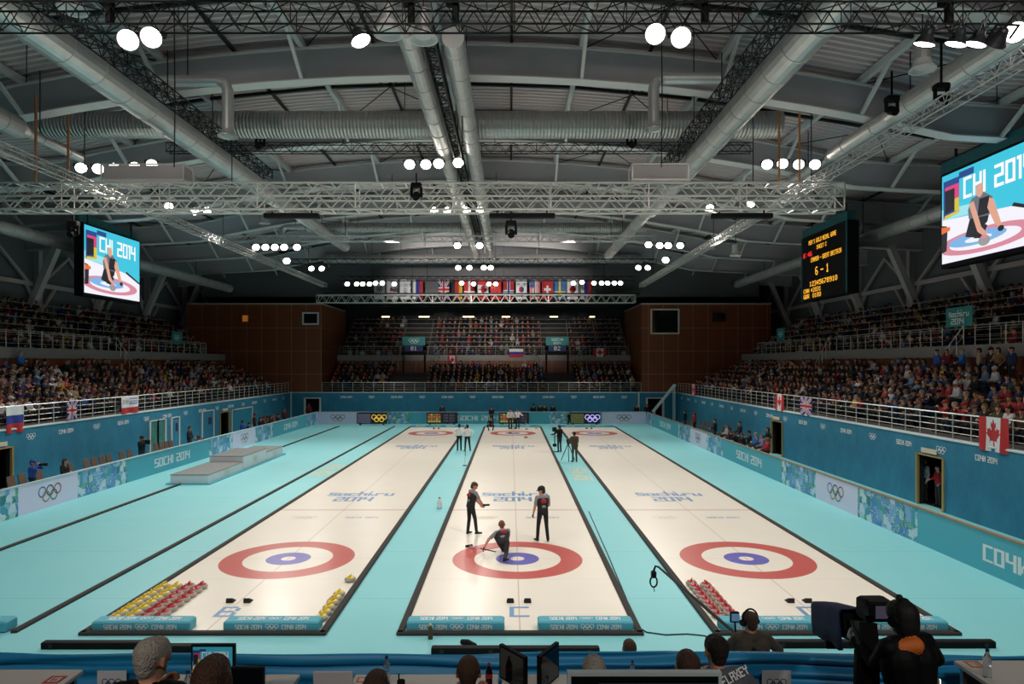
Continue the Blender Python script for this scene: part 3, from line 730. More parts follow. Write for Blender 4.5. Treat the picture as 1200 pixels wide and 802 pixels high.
for sd, far in (('R', 'right'), ('L', 'left')):
    segs = [(59.5, 62.5, 'quilt', None), (51.0, 59.5, 'text', 'SOCHI 2014' if sd == 'R' else 'СОЧИ 2014'), (47.5, 51.0, 'quilt', None), (43.6, 47.5, 'rings', None), (40.2, 43.6, 'quilt', None),
            (31.6, 40.2, 'text', 'SOCHI 2014'), (28.0, 31.6, 'quilt', None), (24.6, 28.0, 'rings', None), (21.0, 24.6, 'quilt', None), (10.5, 21.0, 'text', 'СОЧИ 2014')]
    for k, (a, b, kd, tx) in enumerate(segs):
        dsc = {'quilt': 'blue and green patchwork board', 'rings': 'lilac board with five coloured rings', 'text': 'teal board with white lettering'}[kd]
        board(sd, a, b, kd, '%s on the %s side, %s from the far corner' % (dsc, far, nth(k+1)), tx, {0: None, 1: 55.2, 5: 35.9, 9: 16.4}.get(k))
for k, (a, b, kd, tx) in enumerate([(-17.8, -13.9, 'rings', None), (-13.9, -11.3, 'plain', None), (-11.3, -9.2, 'quilt', None), (-9.2, .6, 'text', 'SOCHI 2014'), (.6, 3.6, 'plain', None), (3.6, 5.2, 'quilt', None), (5.2, 8.4, 'plain', None), (8.4, 12.5, 'rings', None)]):
    dsc = {'quilt': 'blue patchwork board', 'rings': 'lilac board with five rings', 'text': 'teal board reading SOCHI 2014', 'plain': 'plain teal board'}[kd]
    board('F', a, b, kd, '%s, %s from the left along the far end of the ice' % (dsc, nth(k+1)), tx, -3.0)
# ================================================================== RAILS
def railing(name, label, pts, h, step, rails, cat='railing', group=None):
    """posts and rails along a polyline"""
    pts = [V(p) for p in pts]
    t = thing(name, label, cat, pts[0], group)
    for j in range(rails+1):
        z = h*(j+1)/(rails+1)
        MB().tube([p+V((0, 0, z)) for p in pts], .028 if j == rails else .012, 6).build('hand_rail' if j == rails else 'rail_bar', 'rail', t)
    proto = None
    for a, b in zip(pts, pts[1:]):
        L = (b-a).length; n = max(1, round(L/step))
        for k in range(n+1):
            p = a+(b-a)*k/n
            if proto is None:
                proto = MB().tube([p, p+V((0, 0, h))], .022, 6).build('post', 'rail', t)
            else:
                c = proto.copy(); COL.objects.link(c); c.location = p-pts[0]
    return t
railing('guard_railing', 'pale metal guard railing along the top of the right blue wall', [(XR+.12, 12, WT+.07), (XR+.12, FAR-.3, WT+.07)], .93, 1.0, 3)
railing('guard_railing', 'pale metal guard railing along the top of the left blue wall', [(XL-.12, 16, WT+.07), (XL-.12, FAR-.3, WT+.07)], .93, 1.0, 3)
railing('guard_railing', 'pale metal guard railing along the top of the far blue wall', [(-18.3, FAR+.12, WT+.08), (12.7, FAR+.12, WT+.08)], .93, 1.0, 3)
for x, s, nm in ((XR+6.45, 1, 'right'), (XL-6.45, -1, 'left')):
    for a, b, lb in ((14.5, 33, 'near'), (35.5, 47, 'middle'), (49.5, 62, 'far')):
        railing('balcony_railing', 'balcony railing at the front of the %s upper tier, %s stretch' % (nm, lb), [(x, a, 6.45), (x, b, 6.45)], .95, 1.0, 3)
    for j in range(1, 6):
        d, z = HIGH[j]
        railing('row_railing', 'thin railing before the %s row of the %s upper tier' % (nth(j+1), nm), [(x+s*(d-6.45+.03), 14.5, z), (x+s*(d-6.45+.03), 63.5, z)], .92, 3.1, 1)
for a, b, lb in ((-18.2, -11.7, 'left of passage B1'), (-8.8, 3.6, 'between passages B1 and B2'), (6.4, 12.6, 'right of passage B2')):
    railing('balcony_railing', 'balcony railing of the far upper tier, '+lb, [(a, FAR+6.45, 6.45), (b, FAR+6.45, 6.45)], .95, 1.0, 3)
for j in range(1, 8):
    d, z = HIGHF[j]
    railing('row_railing', 'thin railing before the %s row of the far upper tier' % nth(j+1), [(-18.1, FAR+d+.03, z), (12.6, FAR+d+.03, z)], .92, 3.1, 1)
# sloping stair rails between the tiers
for x, s, nm in ((XR, 1, 'right'), (XL, -1, 'left')):
    for k, y in enumerate((33.6, 47.6)):
        xx = x+s*6.1
        railing('stair_railing', 'sloping stair railing down from the %s upper tier, %s one' % (nm, ('near', 'far')[k]), [(xx, y-.3, 6.45), (xx, y+1.9, 4.6)], .95, .8, 1)
for lb, xa, xb in (('left side of passage B1', -13.3, -11.9), ('right side of passage B1', -7.0, -8.7), ('left side of passage B2', 2.0, 3.3), ('right side of passage B2', 8.0, 6.6)):
    railing('stair_railing', 'sloping stair railing on the '+lb, [(xa, FAR+6.1, 6.45), (xb, FAR+6.1, 4.9)], .95, .8, 1)

# ================================================================== ROOF PLANT: ducts, trusses, lamps
def duct(label, pts, r, mt='galv', ring=1.5, cap=True):
    pts = [V(p) for p in pts]
    rs = r if isinstance(r, list) else [r]*len(pts)
    t = thing('air_duct', label, 'air duct', pts[0])
    k = MB().tube(pts, rs, 20, cap=cap)
    for a, b, ra, rb in zip(pts, pts[1:], rs, rs[1:]):
        L = (b-a).length; n = int(L/ring)
        for j in range(n):
            q = (j+.5)/max(n, 1); p = a+(b-a)*q; d = (b-a).normalized(); rr = ra+(rb-ra)*q
            k.tube([p-d*.035, p+d*.035], rr+.018, 20)
    k.build('duct_pipe', mt, t)
    h = MB(); a, b = pts[0], pts[-1]
    for q in (.15, .5, .85):
        p = a+(b-a)*q; h.bar(p, (p.x, p.y, zdeck(p.x)-.05), .03)
    h.build('hanger_strap', 'dark_metal', t)
    return t
def spiral(name):
    q = NT(name); co = q.coord(); g = q.n('ShaderNodeSeparateXYZ'); q.l(co, g.inputs[0])
    c = rgb('#b9b8b6'); q.b.inputs['Base Color'].default_value = (*c, 1); q.b.inputs['Metallic'].default_value = .6; q.b.inputs['Roughness'].default_value = .38
    w = q.math('SINE', q.math('MULTIPLY', g.outputs[0], 42.0)); q.bump(w, .6, .03); return q.m
M['spiral'] = spiral('spiral_seam_metal')
zL = 14.62; kz = zL-EYE
duct('big silver air duct running lengthwise on the left side of the roof', [(-kz/.706, 9.5, zL), (-kz/.706, 40, zL), (-kz/.706, 40.6, zL), (-kz/.706, 53, zL)], [.5, .5, .36, .36])
duct('big silver air duct running lengthwise on the right side of the roof', [(kz/1.105, 9.5, zL), (kz/1.105, 40, zL), (kz/1.105, 40.6, zL), (kz/1.105, 57, zL)], [.5, .5, .36, .36])
zC = 14.8; kz = zC-EYE
duct('left one of two narrow silver ducts along the roof middle', [(-kz/3.22, 18.7, zC), (-kz/3.22, 58, zC)], .32)
duct('right one of two narrow silver ducts along the roof middle', [(-kz/5.7, 19.3, zC), (-kz/5.7, 58, zC)], .32)
duct('tapering silver duct beyond the right longitudinal truss', [(13.82, y, 14.5) for y in (12, 24, 24.6, 29, 29.6, 35)], [.42, .42, .32, .32, .2, .2])
duct('tapering silver duct at the far left of the roof', [(-17.7, 12, 14.0), (-17.7, 24.3, 14.0), (-17.7, 24.9, 14.0), (-17.7, 28, 14.0)], [.42, .42, .18, .18])
duct('wide ribbed duct crossing the roof from side to side', [(-20.5, 29, 15.72), (-15.5, 29, 15.72), (11.5, 29, 15.72)], .56, 'spiral', 3.0)
duct('dim duct crossing the roof above the row of flags', [(-17, 62.2, 15.1), (12, 62.2, 15.1)], .42, 'spiral', 3.0)
duct('second dim crossing duct near the far end of the roof', [(-15, 50.3, 15.6), (10, 50.3, 15.6)], .36, 'spiral', 3.0)
duct('long eaves pipe above the left stand', [(-26, 18, 12.5), (-26, 63, 12.5)], .35); duct('long eaves pipe above the right stand', [(21, 18, 12.9), (21, 63, 12.9)], .35)
def elbow(label, x, y, z0, z1, dx):
    pts = [(x+dx, y, z1), (x+.35*(1 if dx > 0 else -1), y, z1), (x+.1*(1 if dx > 0 else -1), y, z1-.1), (x, y, z1-.35), (x, y, z0)]
    t = thing('air_duct', label, 'air duct', pts[0]); MB().tube(pts, .2, 16).build('duct_pipe', 'galv', t)
    MB().lathe([(.2, .25), (.24, .12), (.36, .02), (.36, -.02), (.3, -.02), (.18, .1)], (x, y, z0), 20).build('flared_outlet', 'galv', t)
    h = MB(); h.bar((x+dx*.6, y, z1), (x+dx*.6, y, zdeck(x)-.05), .03); h.build('hanger_strap', 'dark_metal', t)
p = at(267, 160, 24.4); elbow('angled duct with flared outlet, left of the roof middle', p.x, p.y, p.z, at(267, 95, 24.4).z, -2.4)
p = at(766, 152, 24.4); elbow('angled duct with flared outlet, right of the roof middle', p.x, p.y, p.z, at(766, 92, 24.4).z, 2.4)
p = at(352, 215, 44); elbow('short angled duct with flared outlet above the left lamp cluster', p.x-2.2, 47, 13.9, 15.0, 1.6)
for px, py, Y, lb in ((1081, 82, 20, 'round flared air outlet hanging below the roof among the side floodlights'), (85, 12, 17.4, 'round flared air outlet at the top left of the roof'),
                      (455, 40, 17.0, 'dark round air outlet beside the left middle duct'), (496, 46, 17.0, 'dark round air outlet between the two middle ducts'),
                      (310, 262, 46, 'round air outlet hanging over the left lamp cluster'), (862, 300, 43, 'round air outlet near the scoreboard'), (833, 292, 55, 'round air outlet beyond the right lamp cluster')):
    p = at(px, py, Y); t = thing('air_outlet', lb, 'air outlet', p)
    MB().tube([p+V((0, 0, .1)), p+V((0, 0, .7))], .22, 18).build('outlet_pipe', 'galv', t)
    MB().lathe([(.22, .3), (.26, .15), (.37, .03), (.37, -.02), (.32, -.02), (.2, .06), (.0, .06)], p, 22).build('flared_rim', 'flange', t)
    MB().bar(p+V((0, 0, .65)), (p.x, p.y, zdeck(p.x)-.05), .03).build('hanger_strap', 'dark_metal', t)

def truss(label, p0, p1, w, h, bay, r, mt, levels=2, hang=(.3, .56, .9)):
    p0, p1 = V(p0), V(p1); d = (p1-p0).normalized(); side = d.cross(V((0, 0, 1))).normalized()*w/2; L = (p1-p0).length
    t = thing('lighting_truss', label, 'roof truss', p0)
    zz = [h*k/(levels-1) for k in range(levels)]
    for s in (-1, 1):
        for z in zz: MB().tube([p0+side*s+V((0, 0, z)), p1+side*s+V((0, 0, z))], r, 6).build('chord', mt, t)
    k = MB(); n = max(1, round(L/bay)); rb = r*.62
    for j in range(n):
        a, b, mid = p0+d*L*j/n, p0+d*L*(j+1)/n, p0+d*L*(j+.5)/n
        for s in (-1, 1):
            for z0, z1 in zip(zz, zz[1:]):
                k.tube([a+side*s+V((0, 0, z0)), mid+side*s+V((0, 0, z1))], rb, 5, cap=False); k.tube([mid+side*s+V((0, 0, z1)), b+side*s+V((0, 0, z0))], rb, 5, cap=False)
            if j % 4 == 0: k.tube([a+side*s+V((0, 0, zz[0])), a+side*s+V((0, 0, zz[-1]))], rb, 5, cap=False)
        for z in (zz[0], zz[-1]):
            k.tube([a-side+V((0, 0, z)), b+side+V((0, 0, z))] if j % 2 else [a+side+V((0, 0, z)), b-side+V((0, 0, z))], rb, 5, cap=False)
            k.tube([a-side+V((0, 0, z)), a+side+V((0, 0, z))], rb, 5, cap=False)
    for s in (-1, 1): k.tube([p1+side*s, p1+side*s+V((0, 0, h))], rb*1.3, 5)
    k.build('lattice', mt, t)
    q = MB()
    for f in hang:
        p = p0+d*L*f; q.bar(p+V((0, 0, h)), (p.x, p.y, zb(p.x)+.3), .03)
    q.build('hanger_cable', 'dark_metal', t)
    return t
truss('bright silver truss spanning the hall in front of the screens', (-20.6, 26, 11.36), (12.6, 26, 11.36), .75, 1.0, .92, .042, 'truss', 3)
truss('dark truss across the very top of the view, carrying the nearest floodlights', (-15.5, 16, 13.42), (17, 16, 13.42), .45, .52, .65, .024, 'truss_dark', hang=(.3, .56, .86))  # backlit silhouette of this truss is put into its near-black material colour
truss('thin grey truss across the roof behind the bright silver truss', (-15.6, 31, 15.16), (11.0, 31, 15.16), .4, .4, .7, .022, 'dark_metal')
truss('thin grey truss across the roof, third from the far end', (-14, 40, 15.16), (9.5, 40, 15.16), .4, .3, .8, .022, 'dark_metal')
truss('thin pale truss across the roof, above the middle lamp pair', (-19.7, 45, 13.62), (9.6, 45, 13.62), .42, .36, .7, .028, 'galv')
truss('thin grey truss across the roof in front of the crossing ducts', (-18, 56, 13.75), (12, 56, 13.75), .4, .4, .8, .022, 'dark_metal')
truss('thin grey truss carrying the far row of floodlights', (-16, 63.2, 13.25), (11.5, 63.2, 13.25), .4, .4, .8, .024, 'dark_metal')
truss('bright silver truss below the flags, resting over the wooden corner blocks', (-18.9, 66.6, 11.5), (12.2, 66.6, 11.5), .8, .75, .95, .045, 'truss')
truss('long silver truss running lengthwise over the left side', (-16.9, 12, 12.5), (-16.9, 62, 12.5), .36, .34, .5, .02, 'galv')
truss('long silver truss running lengthwise over the right side', (11.95, 12, 12.5), (11.95, 62, 12.5), .36, .34, .5, .02, 'galv')
truss('dark lattice catwalk beside the big left duct', (-11.75, 11, 14.5), (-11.75, 33, 14.5), .42, .42, .6, .026, 'truss_dark', hang=(.3, .56, .72))
truss('dark lattice catwalk beside the big right duct', (7.25, 11, 14.5), (7.25, 33, 14.5), .42, .42, .6, .026, 'truss_dark', hang=(.3, .56, .72))
truss('dark lattice catwalk between the two middle ducts', (-2.27, 18.2, 14.45), (-2.27, 52, 14.45), .34, .35, .6, .03, 'truss_dark')
for px, y0, y1, Y, lb in ((42, 80, 214, 24.5, 'copper hanger rod dropping to the left end of the bright truss, outer one'), (80, 84, 216, 26.4, 'copper hanger rod dropping to the left end of the bright truss, inner one'),
                          (937, 78, 216, 26.6, 'copper hanger rod near the right end of the bright truss, longer one'), (913, 122, 216, 26.9, 'copper hanger rod near the right end of the bright truss, shorter one')):
    a, b = at(px, y1, Y), at(px, y0, Y); b.z = zb(b.x)
    tag(MB().tube([a, b], .045, 8).build('hanger_rod', 'rod', None, a), lb, 'hanger rod')
for x0, x1, lb in ((-15.4, -12.3, 'grey mesh box standing on the left part of the bright truss'), (4.6, 6.7, 'grey mesh box standing on the right part of the bright truss')):
    t = thing('equipment_cage', lb, 'cage', ((x0+x1)/2, 26, 12.44)); mb = MB(); ps = [(x, y, z) for x in (x0, x1) for y in (25.6, 26.4) for z in (12.47, 13.05)]
    for a in ps:
        for b in ps:
            if a < b and sum(u != v for u, v in zip(a, b)) == 1: mb.bar(a, b, .05)
    mb.build('cage_frame', 'truss', t)
    q = MB(); q.box((x0+.05, 25.65, 12.5), (x1-.05, 26.35, 13.02)); q.build('cage_box', 'grey_paint', t)
for x0, x1, k in ((-9.4, -7.3, 'left'), (-.8, 1.7, 'middle'), (7.7, 10.0, 'right')):
    t = thing('light_bar', 'black bar fixed under the bright truss, the %s one' % k, 'light bar', ((x0+x1)/2, 26, 11.25))
    MB().bbox((x0, 25.85, 11.1), (x1, 26.15, 11.27), .02).build('bar_body', 'black', t)
    q = MB()
    for x in (x0+.3, x1-.3): q.bar((x, 26, 11.27), (x, 26, 11.4), .05)
    q.build('hanger_clamp', 'black', t)

# floodlights
M['lens'] = screen_mat('lamp_lens_glow', '#fff6e6', 14.0); M['lens_off'] = m('lens_off', '#4a4c50', .2, spec=.8)
lamp_src = thing('floodlight', 'x', 'floodlight')
MB().lathe([(.0, .34), (.07, .34), (.1, .3), (.13, .2), (.2, .06), (.235, .0), (.245, -.02), (.235, -.02), (.215, .01)], n=18).build('housing', 'dark_metal', lamp_src, local=True)
MB().lathe([(0, .004), (.222, .004)], n=20).build('lens', 'lens', lamp_src, local=True)
q = MB()
for s in (-1, 1): q.bar((.26*s, 0, .1), (.26*s, 0, .42), .03, .05)
q.bar((-.27, 0, .42), (.27, 0, .42), .03, .05); q.tube([(0, 0, .42), (0, 0, .62)], .03, 8); q.build('hanger_yoke', 'dark_metal', lamp_src, local=True)
lamp_off = dup(lamp_src); 
for c in lamp_off.children:
    if c.name.startswith('lens'): c.data = c.data.copy(); c.data.materials[0] = M['lens_off']
used = set(); LAMPS = []
def lamp(px, py, Y, label, group, aim=None, lit=True, size=1.0):
    src = lamp_src if lit else lamp_off
    o = src if src.name not in used else dup(src); used.add(o.name)
    p = at(px, py, Y); o.location = p; o.scale = (size,)*3
    d = V(aim)-p if aim else V((p.x*.35, Y-17, 0))-p
    o.rotation_euler = d.to_track_quat('-Z', 'Y').to_euler()
    tag(o, label, 'floodlight', group); LAMPS.append((p, d)); return o
def cluster(pts, Y, where, group, **k):
    for i, (x, y) in enumerate(pts): lamp(x, y, Y, 'lit floodlight, %s from the left %s' % (nth(i+1), where), group, **k)
g = 'lit floodlights'
cluster([(150, 47), (177, 44)], 15.6, 'of the pair at the top left of the view', g)
cluster([(768, 40), (798, 44)], 15.6, 'of the pair at the top right of the middle', g)
lamp(1190, 38, 15.6, 'large lit floodlight at the upper right corner of the view', g)
lamp(423, 48, 15.6, 'tilted floodlight hanging alone left of the middle ducts', g, aim=(1.5, 13.5, 2))
for k, x in enumerate((1083, 1120, 1143)): lamp(x, 52, 15.6, 'tilted dark floodlight with glowing rim, %s of the side row under the dark truss' % nth(k+1), g, aim=(6.5, 18.8, 0))
lamp(1167, 50, 15.6, 'unlit black floodlight, last of the side row under the dark truss', 'unlit floodlights', aim=(10, 30, 3), lit=False)
cluster([(95, 197), (115, 198), (134, 197), (158, 196), (178, 193)], 29.6, 'over the bright truss, left row', g)
cluster([(480, 193), (499, 193), (514, 192), (537, 191)], 29.6, 'over the bright truss, middle row', g)
cluster([(899, 193), (917, 192), (936, 193), (955, 193)], 29.6, 'over the bright truss, right row', g)
cluster([(198, 242), (228, 248), (243, 247)], 39.6, 'seen under the left part of the bright truss', g)
cluster([(509, 247), (524, 247), (547, 247), (562, 247)], 39.6, 'seen under the middle of the bright truss', g)
cluster([(832, 244), (880, 239)], 39.6, 'seen under the right part of the bright truss', g)
cluster([(300, 290), (311, 290), (322, 290), (333, 290), (348, 290), (336, 306)], 44.6, 'in the left cluster over the covered sheet', g)
cluster([(536, 288), (562, 288)], 44.6, 'of the middle pair under the pale thin truss', g)
cluster([(760, 287), (773, 288), (783, 288), (797, 288), (780, 305)], 44.6, 'in the right cluster left of the scoreboard', g)
cluster([(365, 315), (377, 315)], 55.6, 'of the small pair right of the left cluster', g)
cluster([(537, 314), (550, 314), (567, 314), (575, 314)], 55.6, 'in the short row over the flags', g)
cluster([(748, 314), (759, 314)], 55.6, 'of the small pair left of the right cluster', g)
cluster([(407, 333), (418, 333), (425, 333), (433, 333), (440, 332), (448, 332), (462, 333)], 62.9, 'in the far row before the white flags', g)
cluster([(541, 332), (555, 333), (573, 333), (581, 333)], 62.9, 'in the far row before the middle flags', g)
cluster([(672, 332), (682, 331), (696, 332), (705, 332), (712, 332), (720, 332), (727, 332)], 62.9, 'in the far row beside the right-hand flags', g)
# moving heads
mh = None
for px, py, Y, lb in ((305, 169, 29.8, 'black moving-head light on the thin truss, left of the middle'), (740, 168, 29.8, 'black moving-head light on the thin truss, right of the middle'), (599, 272, 26.0, 'dark camera head hanging below the bright truss at its middle'),
                      (86, 272, 27.0, 'dark lamp assembly hanging beside the left video screen'), (488, 228, 25.4, 'dark motor box on the bright truss left of the middle'), (1045, 128, 22, 'black loudspeaker box hanging at the tapering right duct'), (1103, 115, 20, 'larger black loudspeaker hanging beside the right truss')):
    p = at(px, py, Y); t = thing('moving_head_light', lb, 'stage light', p)
    MB().bbox(p+V((-.2, -.15, .25)), p+V((.2, .15, .42)), .03).build('base_box', 'black', t)
    q = MB()
    for s in (-1, 1): q.bar(p+V((.18*s, 0, -.1)), p+V((.18*s, 0, .27)), .05, .1)
    q.build('yoke', 'black', t); q = MB(); q.tube([p+V((0, .18, .05)), p+V((0, .05, -.02)), p+V((0, -.22, -.16))], [.1, .15, .13], 12); q.build('lamp_head', 'black', t)
    MB().bar(p+V((0, 0, .4)), (p.x, p.y, p.z+.8 if Y < 28 and px not in (1045, 1103) else 15.0), .05).build('hanger_clamp', 'black', t)

for k, px in enumerate((125, 478, 530, 822, 1108)):
    p = at(px, 6, 16.0); t = thing('chain_hoist', 'black chain hoist on the dark top truss, %s from the left' % nth(k+1), 'hoist', p)
    MB().bbox(p+V((-.14, -.14, 0)), p+V((.14, .14, .42)), .04).build('motor_body', 'black', t); MB().tube([p+V((0, 0, .42)), p+V((0, 0, 1.0)), (p.x, p.y, zb(p.x)+.2)], .02, 6).build('hanger_chain', 'dark_metal', t); MB().bbox(p+V((.0, -.09, -.42)), p+V((.16, .09, 0)), .03).build('chain_bag', 'black', t)
for px, y1, Y, lb in ((204, 196, 22.5, 'thin black cable hanging beside the big left duct'), (775, 196, 22.5, 'thin black cable hanging right of the roof middle'), (541, 214, 24.6, 'thin black cable hanging at the right middle duct')):
    a = at(px, y1, Y); tag(MB().tube([a, (a.x+.03, a.y, (a.z+zb(a.x))/2), (a.x, a.y, zdeck(a.x))], .02, 6).build('hanging_cable', 'cable', None, a), lb, 'cable')
# real light: one soft spot under each lit group, aimed at the ice as the lamps are
def spot(loc, aim, power, ang=116, blend=.75, col=(1, .93, .84), rad=.45):
    d = bpy.data.lights.new('floodlight_or_fill_beam', 'SPOT'); d.energy = power; d.spot_size = math.radians(ang); d.spot_blend = blend; d.color = col; d.shadow_soft_size = rad
    o = bpy.data.objects.new('floodlight_or_fill_beam', d); COL.objects.link(o); o.location = loc; o.rotation_euler = (V(aim)-V(loc)).to_track_quat('-Z', 'Y').to_euler()
PW = 1400
for px, py, Y, n in ((163, 60, 15.6, .7), (783, 58, 15.6, .75), (1110, 66, 15.6, .9), (170, 204, 29.2, 1.9), (508, 200, 29.2, 1.15), (890, 201, 29.2, 1.7), (222, 256, 39.2, 1.7), (536, 255, 39.2, 1.1), (856, 250, 39.2, 1.5),
                     (325, 298, 44.2, 2.2), (549, 296, 44.2, 1.1), (778, 297, 44.2, 1.9), (371, 322, 55.2, 1.3), (557, 322, 55.2, 1.3), (753, 322, 55.2, 1.2), (435, 340, 62.5, 1.0), (561, 340, 62.5, .8), (700, 340, 62.5, 1.0)):
    p = at(px, py, Y); spot(p, (p.x*.9-.4, Y-5.0 if Y > 20 else Y+2.5, 0), PW*n)
# unseen fill spots, added to brighten near ice, drape, bright truss and flags
for x, n in ((-11, 1.3), (-1, .75), (10, 1.4)): spot((x, 8.5, 14.3), (x*1.05, 20, 2.5), PW*n)
for x in (-8, 0, 8): spot((x, -5, 11.5), (x*.8, 7.2, 2.2), PW*.8, 60)
for x in (-11, -3, 5): spot((x*1.1, 3, 14.5), (x, 26, 11.8), PW*1.2, 34, .8)
for x in (-8, 4): spot((x, 44.3, 13.2), (x*.6-1, 67, 13.0), PW*9, 38, .8)  # strong extra spots added to lift the flags, with no lamp of their own
# flags
m('f_red', '#b8262c', .75); m('f_white', '#dcdce0', .75); m('f_blue', '#24358c', .75); m('f_gold', '#d8a62a', .75); m('f_black', '#1a1a1c', .75); m('f_navy', '#1e2850', .75); m('f_sky', '#2f6fb0', .75); m('f_yellow', '#e0c030', .75)
FM = ['f_white', 'f_red', 'f_blue', 'f_gold', 'f_black', 'f_navy', 'f_sky', 'f_yellow']
LEAF = [(0, .5), (.09, .33), (.19, .38), (.15, .12), (.27, .24), (.31, .17), (.45, .2), (.4, .07), (.47, .03), (.26, -.16), (.3, -.24), (.04, -.2), (.05, -.46), (0, -.46)]
def leaf(x, y):     # maple leaf outline test in unit coordinates about 0
    x = abs(x)+1e-6; k = False
    for (x0, y0), (x1, y1) in zip(LEAF, LEAF[1:]):
        if (y0 > y) != (y1 > y) and x < x0+(y-y0)*(x1-x0)/(y1-y0): k = not k
    return k
    a = abs(x); return (abs(y) < .42 and a < .07) or (a+abs(y-.02)*.9 < .34 and not (a > .15 and y < -.12)) or (abs(y+.02) < .1 and a < .36)
def uk(x, y, asp):
    a, b = x-.5, y-.5
    if abs(a)*asp < .07 or abs(b) < .07/1: return 1
    if abs(a)*asp < .12 or abs(b) < .12: return 0
    d = min(abs(a-b), abs(a+b))
    return 1 if d < .045 else 0 if d < .11 else 2
def star(x, y, r):
    t = math.atan2(x, y); d = math.hypot(x, y); return d < r*(.55+.45*math.cos(5*t))
def cloth(name, label, cat, P0, ux, uy, w, h, fn, nx=22, ny=34, group=None, amp=.03, mats=FM, freq=2.0):
    ux, uy = V(ux), V(uy); n = ux.cross(uy); vs, fs, ix = [], [], []
    for j in range(ny+1):
        for i in range(nx+1):
            u, v = i/nx, j/ny; vs.append(V(P0)+ux*w*u+uy*h*v+n*amp*math.sin(u*6.28*freq+v*1.7)*(1.1-v))
    for j in range(ny):
        for i in range(nx): fs.append((j*(nx+1)+i, j*(nx+1)+i+1, (j+1)*(nx+1)+i+1, (j+1)*(nx+1)+i)); ix.append(fn((i+.5)/nx, (j+.5)/ny))
    mb = MB(); mb.v = vs; mb.f = fs; mb.i = ix
    o = mb.build(name, mats, None, V(P0)); s = o.modifiers.new('thick', 'SOLIDIFY'); s.thickness = .012
    return tag(o, label, cat, group)
tri = lambda a, b, c: (lambda u, v: a if u < 1/3 else b if u < 2/3 else c)
def ol(u, v):
    for dx, dy in ((.3, .56), (.5, .56), (.7, .56), (.4, .46), (.6, .46)):
        if abs(math.hypot(u-dx, (v-dy)*1.7)-.1) < .03: return 4
    return 0
def usa(u, v):
    if u < .54 and v > .6: return 0 if (int(u*22) % 3 == 1 and int(v*34) % 2 == 1) else 2
    return 1 if int(u*13) % 2 == 0 else 0
def kor(u, v):
    d = math.hypot(u-.5, (v-.5)*1.68)
    if d < .24: return 1 if u < .5 else 2
    for sx in (-1, 1):
        for sy in (-1, 1):
            if abs(u-.5-sx*.3) < .1 and abs(v-.5-sy*.3) < .05 and int(v*34) % 2: return 4
    return 0
def cross(bg, c1, c2=None):
    def f(u, v):
        a, b = abs(u-.5), abs(v-.38)*1.68
        if a < .07 or b < .07: return c1
        if c2 is not None and (a < .14 or b < .14): return c2
        return bg
    return f
FL = [(444.5, ol, 'white flag with dark interlaced rings'), (459.5, lambda u, v: 1 if .4 < u < .62 and .42 < v < .62 and u+v < 1.1 else 2 if .3 < u < .5 and .4 < v < .6 else 0, 'white flag with small red and blue swoosh emblem'),
      (475, lambda u, v: 2 if .38 < u < .66 and .2 < v < .8 and int(v*30) % 3 and int(u*20) % 2 else 0, 'white flag with upright blue lettering'), (489.5, tri(0, 2, 1), 'white blue and red striped flag beside the lettered white flag'),
      (520, lambda u, v: uk(u, v, 1/1.2), 'red white and blue union flag with crossed bars'), (535.5, tri(4, 1, 3), 'black red and gold striped flag'), (550, cross(1, 0), 'red flag with white cross over its full height'),
      (566, lambda u, v: 1 if v < .27 or v > .73 or leaf((v-.5)*1.9, (u-.5)*1.15) else 0, 'red and white flag with red maple leaf'), (581, lambda u, v: 7 if star(u-.25, (v-.8)*1.6, .14) or any(star(u-x, (v-y)*1.6, .06) for x, y in ((.1, .62), (.25, .58), (.4, .62), (.48, .7))) else 1, 'plain red flag with small gold stars'),
      (596, cross(1, 2, 0), 'red flag with blue and white cross'), (611, kor, 'white flag with red and blue disc and black bars'), (626.5, usa, 'flag of red and white stripes with blue starred corner'),
      (641.5, lambda u, v: 0 if (abs(u-.5) < .1 and abs(v-.5) < .2) or (abs(u-.5) < .33 and abs(v-.5) < .06) else 1, 'red flag with short white cross in the centre'), (656, cross(6, 7), 'blue flag with yellow cross'),
      (671, lambda u, v: 1 if math.hypot(u-.5, (v-.5)*1.68) < .3 else 0, 'white flag with red disc'), (687, tri(0, 2, 1), 'white blue red striped flag at the right end')]
for px, fn, lb in FL:
    p = at(px, 351, 67.3)
    cloth('hanging_flag', lb+', hanging over the far stand', 'flag', p-V((.53, 0, 0)), (1, 0, 0), (0, 0, 1), 1.06, 1.95, fn, group='flags over the far stand', amp=.02)
a, b = at(436, 327.6, 67.3), at(696, 327.6, 67.3)
t = thing('flag_rod', 'thin metal rod from which the row of flags hangs', 'rod', a); MB().tube([a+V((0, 0, .05)), b+V((0, 0, .05))], .03, 8).build('rod_tube', 'dark_metal', t)
q = MB()
for f in (0, .25, .5, .75, 1): q.bar(a+(b-a)*f, (a+(b-a)*f)+V((0, 0, 2.2)), .03)
q.build('hanger_cable', 'dark_metal', t)
